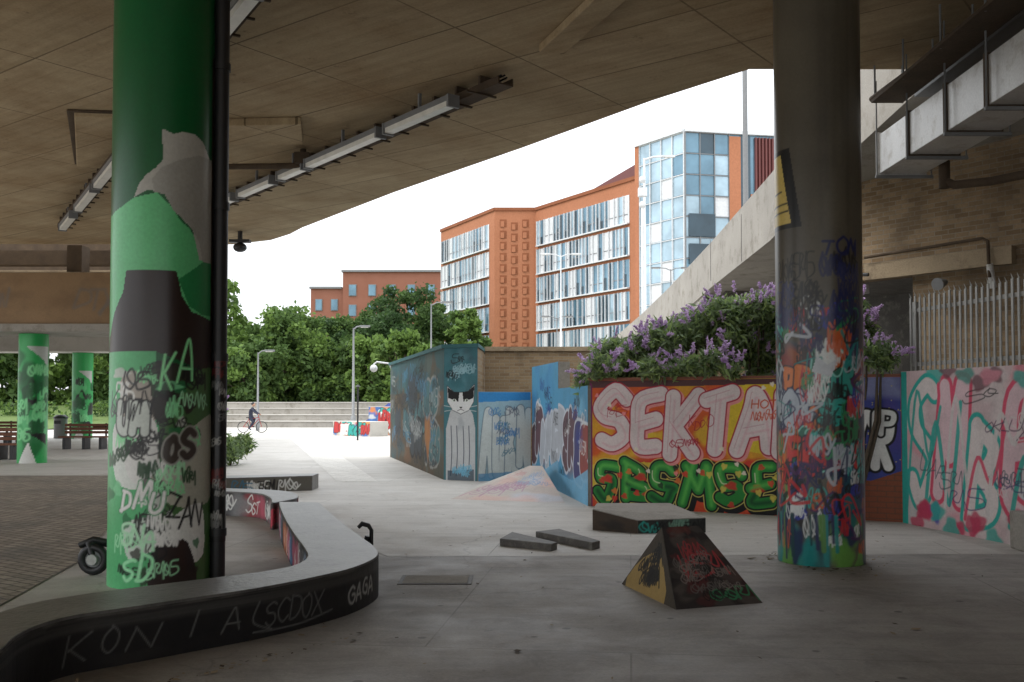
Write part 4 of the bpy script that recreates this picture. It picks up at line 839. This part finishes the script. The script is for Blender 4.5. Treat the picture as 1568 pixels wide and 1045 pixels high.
def bench(x, y, L):
    mb = MB()
    for i in range(4): mb.box(x, x + L, y + i * .13, y + i * .13 + .11, .42, .47, M['wood'])
    for i in range(3): mb.box(x, x + L, y + .52, y + .56, .55 + i * .13, .65 + i * .13, M['wood'])
    for xx in (x + .15, x + L / 2, x + L - .25): mb.box(xx, xx + .1, y + .02, y + .5, 0, .418, M['black']); mb.box(xx, xx + .06, y + .562, y + .6, .0, .93, M['black'])
    mb.build('park_bench')
bench(-16.2, 35, 1.7); bench(-21.5, 40, 1.5); bench(-15.6, 28.4, 1.3)
mb = MB(); mb.tube([(-21.4, 46.5, 0), (-21.4, 46.5, .95)], .3, M['grey'], 20); mb.tube([(-21.4, 46.5, .95), (-21.4, 46.5, 1.0), (-21.4, 46.5, 1.12)], [.34, .34, .2], M['black'], 20); mb.box(-21.55, -21.25, 46.15, 46.22, .7, .85, M['black']); mb.build('litter_bin')

def gbox(name, p0, p1, th, h, base, seed):
    mb = MB(); L = math.dist(p0, p1)
    mb.fbox(p0, p1, 0, L, -th, 0, 0, h, M['conc_light']); o = mb.build(name, bevel=.02)
    cv = Canvas(L, h - .02, .03, base); rg = random.Random(seed)
    for i in range(int(L * 6)): cv.blob(rg.uniform(0, L), rg.uniform(0, h), rg.uniform(.15, .4), rg.uniform(.1, .3), rg.choice([C(190, 50, 50), C(60, 120, 190), C(60, 170, 160), C(220, 220, 215), C(120, 60, 140), C(220, 140, 60)]), .8, 3)
    for i in range(int(L * 3)): cv.throwie(rg.uniform(-.2, L - .5), rg.uniform(.0, h * .3), .9, .7 * h, rg.choice([WHT, C(60, 170, 160), C(190, 60, 60)]), rg.choice([BLK, WHT]), rg)
    cv.face('mural_face', planefn(p0, p1), M['paint'], o)
gbox('graffiti_low_wall', (-9.3, 51), (-7.1, 49), 1.2, .75, C(200, 190, 180), 41)
gbox('graffiti_mid_wall', (-7.6, 52), (-5.2, 50.5), .5, 1.5, C(70, 110, 170), 42)
solid('quarter_pipe', [(-10.5, 66, 0), (-7.6, 64, 0), (-7, 68, 0), (-10.3, 69, 0), (-8.2, 65, 1.7), (-7.4, 64.9, 1.7), (-7.3, 67.8, 1.7), (-8.2, 68, 1.7)], [(0, 1, 5, 4), (1, 2, 6, 5), (2, 3, 7, 6), (3, 0, 4, 7), (4, 5, 6, 7), (0, 3, 2, 1)], mat_plain('blue_ramp_paint', C(90, 104, 175), .6))
mb = MB()
for i in range(4):
    y0 = 69 + i * 1.6
    front = [(-27, y0 + 2.5), (-22, y0 + .8), (-17, y0), (-12, y0 - .2), (-7, y0 + .4), (-2, y0 + 1.2)]
    fr = smooth_pts(front, 5); mb.prism(fr + [(-2, 84), (-27, 84)], 0 if i == 0 else .45 * i + .001, .45 * (i + 1) - .06, M['conc'])
    fr2 = [(a_, b_ - .05) for a_, b_ in fr]; mb.prism(fr2 + [(-2, 84.05), (-27, 84.05)], .45 * (i + 1) - .059, .45 * (i + 1), M['conc_light'])
mb.build('concrete_terraces')
mb = MB(); mb.add([(-90, 84.2, 1.2), (-2, 84.2, 1.7), (12, 84.2, 1.7), (12, 140, 3.5), (-90, 140, 3.5), (-90, 84.2, 0), (12, 84.2, 0)], [(0, 1, 2, 3, 4), (5, 6, 2, 1, 0)], M['grass'])
mb.add([(-90, 60, .008), (-30, 60, .008), (-27.2, 72, .3), (-27.2, 84.1, 1.6), (-90, 84.1, 1.2)], [(0, 1, 2, 3, 4)], M['grass']); mb.build('grass_bank')

# ------------------------------------------------------------ foliage
def leaf_cloud(centers, radii, n, size, aspect, rs, shell=.45, squash=.8):
    c = np.array(centers); r = np.array(radii); idx = rs.choice(len(c), n, p=r ** 2 / np.sum(r ** 2))
    d = rs.normal(size=(n, 3)); d /= np.linalg.norm(d, axis=1)[:, None]
    rad = (shell + (1 - shell) * rs.rand(n) ** .6) * (1 + .18 * rs.normal(size=n))
    p = c[idx] + d * (r[idx] * rad)[:, None] * np.array([1, 1, squash])
    a = rs.normal(size=(n, 3)) + d * .3; a /= np.linalg.norm(a, axis=1)[:, None]
    b = np.cross(a, rs.normal(size=(n, 3))); b /= np.linalg.norm(b, axis=1)[:, None]
    s = size * (.6 + .8 * rs.rand(n))[:, None]; a = a * s; b = b * s * aspect
    V = np.stack([p - a, p + b, p + a, p - b], 1).reshape(-1, 3); F = np.arange(4 * n).reshape(n, 4)
    return V, F, idx
def tree(x, y, h, cr, n=5000, seed=0, size=.26, mats=('leafA', 'leafB', 'leafC'), z0=0, name='tree', low=.25, nc=40):
    rs = np.random.RandomState(seed); cs = []; rd = []
    for i in range(nc):
        t = i / (nc - 1); rr = cr * (.16 + .16 * rs.rand()); zc = h * low + (h - h * low - rr * .8) * t
        wr = cr * math.sin(math.pi * min(1, .22 + .70 * t)) ** .6 * .95
        a = i * 2.4 + rs.rand(); q = rs.rand() ** .45 * wr
        cs.append((x + q * math.cos(a), y + q * math.sin(a), z0 + zc)); rd.append(rr)
    V, F, idx = leaf_cloud(cs, rd, n, size, .55, rs, shell=.3)
    mi = (rs.randint(0, 3, nc))[idx]; fl = rs.rand(n) < .3; mi[fl] = rs.randint(0, 3, fl.sum())
    mb = MB(); mb.tube([(x, y, z0 - .3), (x + .05, y, z0 + h * .35), (x, y, z0 + h * .7)], [h * .022, h * .016, h * .006], M['bark'], 8)
    for i in range(0, 12): mb.tube([(x, y, z0 + h * .25), tuple((np.array((x, y, z0 + h * .4)) + np.array(cs[i * 3])) / 2), cs[i * 3]], [h * .009, h * .006, h * .002], M['bark'], 5)
    o = mb.build(name); fast_mesh('crown', V, F, [M[m] for m in mats], mi, parent=o)
    return o
def px(p, Y): return (p - 784) / 1500 * Y
TR = [(378, 82, 7.0, 3.4, 'A'), (435, 86, 10.4, 4.2, 'A'), (492, 97, 10.4, 4.4, 'B'), (545, 99, 10.8, 4.4, 'A'), (618, 100, 14.0, 5.0, 'B'), (660, 104, 12.4, 4.0, 'A'), (580, 94, 10.8, 4.2, 'B'),
      (525, 88, 7.4, 3.3, 'C'), (572, 86, 7.8, 3.3, 'C'), (620, 84, 8.0, 3.0, 'C'), (412, 92, 8.2, 3.8, 'B'), (468, 88, 7.8, 3.5, 'A'), (650, 88, 7.0, 3.2, 'A'), (713, 86, 10.0, 2.2, 'C'), (688, 88, 6.2, 2.4, 'A'), (742, 88, 5.8, 2.3, 'B')]
ML = {'A': ('leafA', 'leafA', 'leafC'), 'B': ('leafB', 'leafA', 'leafB'), 'C': ('leafC', 'leafC', 'leafA')}
for i, (p, Y, h, c, k_) in enumerate(TR): tree(px(p, Y), Y, h - 1.0, c, 9000, 100 + i, .22, ML[k_], z0=1.0, low=.12)
for i in range(9): tree(-62 + i * 5.0, 84 + (i % 3) * 4, 9.5 + (i % 4), 4.6, 5000, 300 + i, .30, ML['AC'[i % 2]], z0=.5, low=.12)
rs = np.random.RandomState(1); cs = [(px(R.uniform(365, 960), 85.5), 85.5 + R.uniform(-.5, 1), 1.9 + R.uniform(-.2, .6)) for _ in range(60)]
cs += [(R.uniform(-60, -27.5), R.uniform(72, 84), 1.2) for _ in range(40)]
V, F, idx = leaf_cloud(cs, [1.1] * len(cs), 16000, .16, .55, rs); fast_mesh('shrub_belt', V, F, [M['leafA'], M['leafB'], M['leafC']], rs.randint(0, 3, len(F)))
def buddleia(name, cs, rd, n, nf, seed, size=.10):
    rs = np.random.RandomState(seed)
    V, F, idx = leaf_cloud(cs, rd, n, size, .27, rs, shell=.3, squash=.9); mi = np.where(rs.rand(n) < .15, 1, 0); mi[rs.rand(n) < .35] = 2
    Vs = [V]; Fs = [F]; Ms = [mi]; off = len(V)
    for i in range(nf):
        k_ = rs.randint(len(cs)); d = rs.normal(size=3); d[2] = abs(d[2]); d[1] = -abs(d[1]) if rs.rand() < .8 else d[1]; d /= np.linalg.norm(d)
        st = np.array(cs[k_]) + d * rd[k_] * 1.12; ax = d * .8 + np.array([0, 0, rs.uniform(-.4, .7)]); ax /= np.linalg.norm(ax); m = 44
        t = rs.rand(m); p = st + ax * (t * size * 2.6)[:, None] + rs.normal(size=(m, 3)) * (size * .27 * (1 - .8 * t))[:, None]
        a = rs.normal(size=(m, 3)) * size * .18; b = rs.normal(size=(m, 3)) * size * .18
        Vs.append(np.stack([p - a, p + b, p + a, p - b], 1).reshape(-1, 3)); Fs.append(np.arange(4 * m).reshape(m, 4) + off); off += 4 * m; Ms.append(np.full(m, 3))
    mb = MB()
    for i in range(0, len(cs), 4):
        c = cs[i]; mb.tube([(c[0] * .9 + cs[0][0] * .1, c[1] + .1, 0), (c[0], c[1] + .1, c[2] * .6), c], [.035, .025, .01], M['bark'], 6)
    o = mb.build(name); fast_mesh('foliage', np.vstack(Vs), np.vstack(Fs), [M['leafD'], M['leafA'], M['leafE'], M['purple']], np.concatenate(Ms), parent=o)
cs = []; rd = []; rb = random.Random(6)
for i in range(170):
    t = (i + rb.random()) / 170; X = 1.25 + 3.95 * t
    top = 2.15 + 1.08 * min(1, t / .62) ** .85 - (.25 * max(0, t - .78) / .22) + rb.uniform(-.12, .12)
    z = rb.uniform(1.75, top) if i % 2 else top - rb.uniform(0, .3); cs.append((X, 16.1 - 2.1 * t * .76 + rb.uniform(-.3, .8), z)); rd.append(rb.uniform(.16, .32))
for i in range(20): t = rb.random(); cs.append((1.3 + 3.8 * t, 15.35 - 2.1 * t * .97 + rb.uniform(-.05, .1), 2.12 + rb.uniform(-.04, .2))); rd.append(rb.uniform(.14, .22))
buddleia('buddleia_bush', cs, rd, 62000, 480, 9, .07)
cs = [(-7.9 + rb.uniform(-.5, .6), 26 + rb.uniform(-1, 1), rb.uniform(.2, 1.5)) for _ in range(14)]
buddleia('roadside_shrub', cs, [.32] * 14, 5500, 6, 10, .1)

# ------------------------------------------------------------ office building
A_, B_, C_, D_ = (-8.2, 112.5), (-1.8, 100.0), (2.4, 100.0), (10.95, 86.0)
E_, F_, G_ = (14.3, 80.5), (18.1, 81.3), (25.0, 82.5)
ob = bpy.data.objects.new('office_building', None); scene.collection.objects.link(ob)
mb = MB(); ZT = 21.7
mb.prism([A_, B_, C_, D_, (24, 100), (8, 126)], 0, ZT - .01, M['orange'])
def ribbon(mb, a, b, rows, u0, u1, bay, rg):
    for r in range(rows):
        zt = 20.3 - 2.88 * r; zb = zt - 2.5
        mb.fbox(a, b, u0, u1, .02, .05, zb, zt, M['white'])
        u = u0
        while u < u1 - bay * .5:
            q = rg.random(); wdt = bay * rg.choice([1, 1, 1.5])
            if u + wdt > u1: wdt = u1 - u
            m = M['g2'] if q < .45 else (M['g1'] if q < .8 else M['white'])
            mb.fbox(a, b, u + .05, u + wdt - .05, .052, .07, zb, zt, m)
            mb.fbox(a, b, u - .03, u + .03, .05, .22, zb, zt, M['white'])
            if q < .35: mb.fbox(a, b, u + .05, u + wdt * .45, .072, .09, zb, zb + rg.choice([.8, 1.2, 2.4]), M['g3'])
            if q > .3: mb.fbox(a, b, u + .05, u + wdt - .05, .072, .10, zb + .75, zb + .82, M['grey'])
            u += wdt
        mb.fbox(a, b, u0, u1, .05, .3, zb - .12, zb - .002, M['white'])
rg = random.Random(51)
LAB = math.dist(A_, B_); LCD = math.dist(C_, D_)
ribbon(mb, A_, B_, 6, .5, LAB - 1.2, .62, rg); ribbon(mb, C_, D_, 6, .5, LCD - .9, .55, rg)
for cidx in range(3):
    for r in range(14):
        zt = 20.6 - r * 1.15 - (cidx % 2) * .3
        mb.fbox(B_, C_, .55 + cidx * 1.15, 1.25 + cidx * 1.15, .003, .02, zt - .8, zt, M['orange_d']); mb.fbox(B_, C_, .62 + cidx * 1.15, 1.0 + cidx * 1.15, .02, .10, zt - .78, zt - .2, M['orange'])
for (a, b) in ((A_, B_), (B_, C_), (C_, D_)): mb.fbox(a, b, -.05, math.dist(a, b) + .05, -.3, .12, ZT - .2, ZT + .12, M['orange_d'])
mb.add([(7.6, 91.4, 21.83), (11.0, 86, 21.83), (11.0, 86, 22.9), (9.6, 95, 23.2)], [(0, 1, 2), (0, 2, 3)], M['maroon'])
mb.build('brick_wings', parent=ob)
mb = MB(); ZG = 24.2; D2 = (10.95, 85.6)
mb.prism([D2, E_, F_, G_, (30, 100), (16, 100)], 0, ZG, M['g2'])
def curtain(mb, a, b, bay, rowh, rg, frame, pr=(.5, .8, .84)):
    L = math.dist(a, b); nb = max(1, round(L / bay)); bw_ = L / nb; z = ZG
    while z > 1:
        for i in range(nb):
            q = rg.random(); m = M['g1'] if q < pr[0] else (M['g2'] if q < pr[1] else M['g3'] if q < pr[2] else M['white'])
            mb.fbox(a, b, i * bw_ + .03, (i + 1) * bw_ - .03, .003, .04, z - rowh + .05, z - .02, m)
        mb.fbox(a, b, 0, L, .04, .12, z - .07, z, frame); z -= rowh
    for i in range(nb + 1): mb.fbox(a, b, i * bw_ - .04, i * bw_ + .04, .035, .16, 0, ZG + .01, frame)
rg = random.Random(3)
curtain(mb, (D2[0] + .5 * .55, D2[1] - .5 * .83), E_, 1.3, 1.75, rg, M['white'], (.8, .86, .86)); curtain(mb, E_, F_, 1.35, 1.75, rg, M['grey'], (.5, .95, .97))
mb.fbox(D2, E_, 0, .5, .0, .2, 0, ZG, M['orange']); mb.fbox(F_, G_, .0, 1.0, .01, .2, 0, ZG - .2, M['orange']); mb.fbox(F_, G_, 1.0, 1.9, .01, .1, 0, ZG - .1, M['g3']); mb.fbox(F_, G_, 1.9, 2.3, .01, .2, 0, ZG - 5, M['orange'])
mb.fbox(F_, G_, 2.3, 7, .003, .05, 0, ZG - .2, M['maroon'])
for i in range(16): mb.fbox(F_, G_, 2.3 + i * .3, 2.42 + i * .3, .052, .25, 0, ZG - .2, M['maroon'])
mb.fbox(E_, F_, .3, 3.86, .165, .18, 13.2, 14.9, M['g3']); mb.fbox(E_, F_, .3, 2.6, .165, .18, 15.5, 17.4, M['g3'])  # dark panes paint in the reflection of a darker building
for (a, b) in ((D2, E_), (E_, F_), (F_, G_)): mb.fbox(a, b, 0, math.dist(a, b), -.2, .3, ZG, ZG + .25, M['white'])
mb.build('glass_tower', parent=ob)
mb = MB(); fb = (lambda p, Y=150: (p - 784) / 1500 * Y)
mb.box(fb(475), fb(525) - .01, 150, 165, 0, 19.4, M['brick_red']); mb.box(fb(525), fb(682), 149.5, 165, 0, 21.9, M['brick_red'])
mb.box(fb(525) - .2, fb(684), 149.2, 165, 21.9, 22.2, M['grey']); mb.box(fb(475) - .2, fb(525) - .25, 149.7, 165, 19.4, 19.7, M['grey'])
for r in range(5):
    for i in range(5):
        x = fb(534) + i * 3.0; z = 20.0 - r * 3.1
        mb.box(x, x + 1.2, 149.40, 149.49, z - 1.8, z, M['grey']); mb.box(x + .1, x + 1.1, 149.34, 149.398, z - 1.7, z - .1, M['g2'])
    for i in range(2):
        x = fb(482) + i * 2.4; z = 17.8 - r * 3.1; mb.box(x, x + 1.1, 149.9, 149.99, z - 1.8, z, M['grey']); mb.box(x + .1, x + 1, 149.84, 149.898, z - 1.7, z - .1, M['g2'])
mb.build('brick_apartment_block')
mb = MB(); mb.box(-46, -38, 140, 150, 0, 13, M['white'])
for r in range(4): mb.box(-45.5, -38.5, 139.9, 139.99, 11.5 - r * 3, 12.6 - r * 3, M['g2'])
mb.build('distant_white_building')

def lamp(x, y, h, arm=1.2, double=False, r=.07, mat=None):
    mat = mat or M['grey']; mb = MB(); mb.tube([(x, y, 0), (x, y, .9), (x, y, .92), (x, y, h)], [r * 1.7, r * 1.7, r, r * .6], mat, 10)
    for s in ((1, -1) if double else (1,)):
        mb.tube([(x, y, h - .1), (x + s * arm * .4, y, h + .08), (x + s * arm, y, h + .12)], r * .5, mat, 8)
        mb.prism([(x + s * arm * .8, y - .12), (x + s * (arm + .5), y - .09), (x + s * (arm + .5), y + .09), (x + s * arm * .8, y + .12)], h + .06, h + .17, mat); mb.prism([(x + s * arm * .9, y - .08), (x + s * (arm + .4), y - .06), (x + s * (arm + .4), y + .06), (x + s * arm * .9, y + .08)], h + .03, h + .058, M['tube'])
    return mb.build('street_lamp')
lamp(px(541, 60), 60, 6.3, .5, r=.09); lamp(px(660, 64), 64, 8.2, .9); lamp(px(395, 60), 60, 4.8, .5); lamp(px(859, 72), 72, 12.6, 1.0, True, mat=M['white'])
lamp(px(853, 80), 80, 8.7, .8, True); lamp(px(988, 60), 60, 16.8, 1.4, r=.12, mat=M['white']); lamp(px(1028, 75), 75, 12, 1, True)
mb = MB(); x = px(1144, 60); mb.tube([(x, 60, 0), (x, 60, 26)], [.19, .15], M['grey'], 12); mb.tube([(x, 60, 26), (x + 1, 60, 26.4)], .08, M['grey']); mb.build('lamp_mast')
mb = MB(); x = px(985, 58)
mb.tube([(x, 58, 0), (x, 58, 13.5)], .1, M['white'], 10)
for z in (13.5, 15): mb.sphere((x, 58, z), .2, M['white'], 1.1)
mb.box(x - .25, x + .25, 57.8, 58.2, 14.0, 14.5, M['white']); mb.build('cctv_mast')
mb = MB(); x = px(548, 44); mb.tube([(x, 44, 0), (x, 44, 2.4)], .04, M['black']); mb.tube([(x, 44, 2.4), (x, 44, 2.5)], [.12, .03], M['black'])
mb.build('path_bollard_light')
mb = MB(); x = px(585, 33); mb.sphere((x, 31, 2.75), .12, M['white']); mb.tube([(x, 31, 2.87), (x + .1, 31, 2.95), (x + .5, 31, 2.9), (x + .6, 31, 2.6)], .03, M['white']); mb.build('cctv_dome')

# ------------------------------------------------------------ cyclist
def skin_fig(name, joints, edges, mats_, parent=None):
    me = bpy.data.meshes.new(name); me.from_pydata([j[:3] for j in joints], edges, []); o = bpy.data.objects.new(name, me); scene.collection.objects.link(o)
    o.modifiers.new('skin', 'SKIN')
    for i, v in enumerate(me.skin_vertices[0].data): v.radius = (joints[i][3],) * 2; v.use_root = (i == 0)
    sb = o.modifiers.new('sub', 'SUBSURF'); sb.levels = sb.render_levels = 1
    me.materials.append(mats_)
    if parent: o.parent = parent
    return o
cx, cy = px(381, 56), 56.0
em = bpy.data.objects.new('cyclist', None); scene.collection.objects.link(em)
J = [(cx, cy, .92, .14), (cx + .08, cy, 1.15, .14), (cx + .2, cy, 1.36, .15), (cx + .24, cy, 1.47, .06),
     (cx + .22, cy + .17, 1.36, .06), (cx + .42, cy + .22, 1.15, .045), (cx + .62, cy + .2, 1.05, .035),
     (cx + .22, cy - .17, 1.36, .06), (cx + .42, cy - .22, 1.15, .045), (cx + .62, cy - .2, 1.05, .035),
     (cx + .35, cy + .1, .78, .075), (cx + .15, cy + .1, .38, .05), (cx + .32, cy + .1, .32, .04),
     (cx + .30, cy - .1, .62, .075), (cx + .05, cy - .1, .24, .05), (cx + .2, cy - .1, .17, .04)]
Ed = [(0, 1), (1, 2), (2, 3), (2, 4), (4, 5), (5, 6), (2, 7), (7, 8), (8, 9), (0, 10), (10, 11), (11, 12), (0, 13), (13, 14), (14, 15)]
skin_fig('body', J, Ed, M['cloth'], em)
mb = MB(); mb.sphere((cx + .28, cy, 1.60), .10, M['skin'], 1.25); mb.sphere((cx + .25, cy, 1.65), .108, M['black'], 1.0); mb.sphere((cx + .63, cy + .2, 1.04), .04, M['skin']); mb.sphere((cx + .63, cy - .2, 1.04), .04, M['skin']); mb.build('head_and_hands', parent=em)
mb = MB()
ring(mb, (cx - .3, cy, .33), .31, .022, M['black']); ring(mb, (cx + .75, cy, .33), .31, .022, M['black'])
for a, b in (((-.3, .33), (.15, .3)), ((.15, .3), (0, .85)), ((-.3, .33), (.02, .75)), ((.15, .3), (.6, .8)), ((.02, .75), (.57, .88)), ((.55, 1.0), (.75, .33))): mb.tube([(cx + a[0], cy, a[1]), (cx + b[0], cy, b[1])], .02, M['red'], 6)
mb.tube([(cx + .58, cy - .25, 1.02), (cx + .58, cy + .25, 1.02)], .015, M['black'], 6); mb.box(cx - .12, cx + .12, cy - .07, cy + .07, .84, .89, M['black']); mb.build('bicycle', parent=em)
print('objects', len(bpy.data.objects), 'polys', sum(len(m.polygons) for m in bpy.data.meshes))
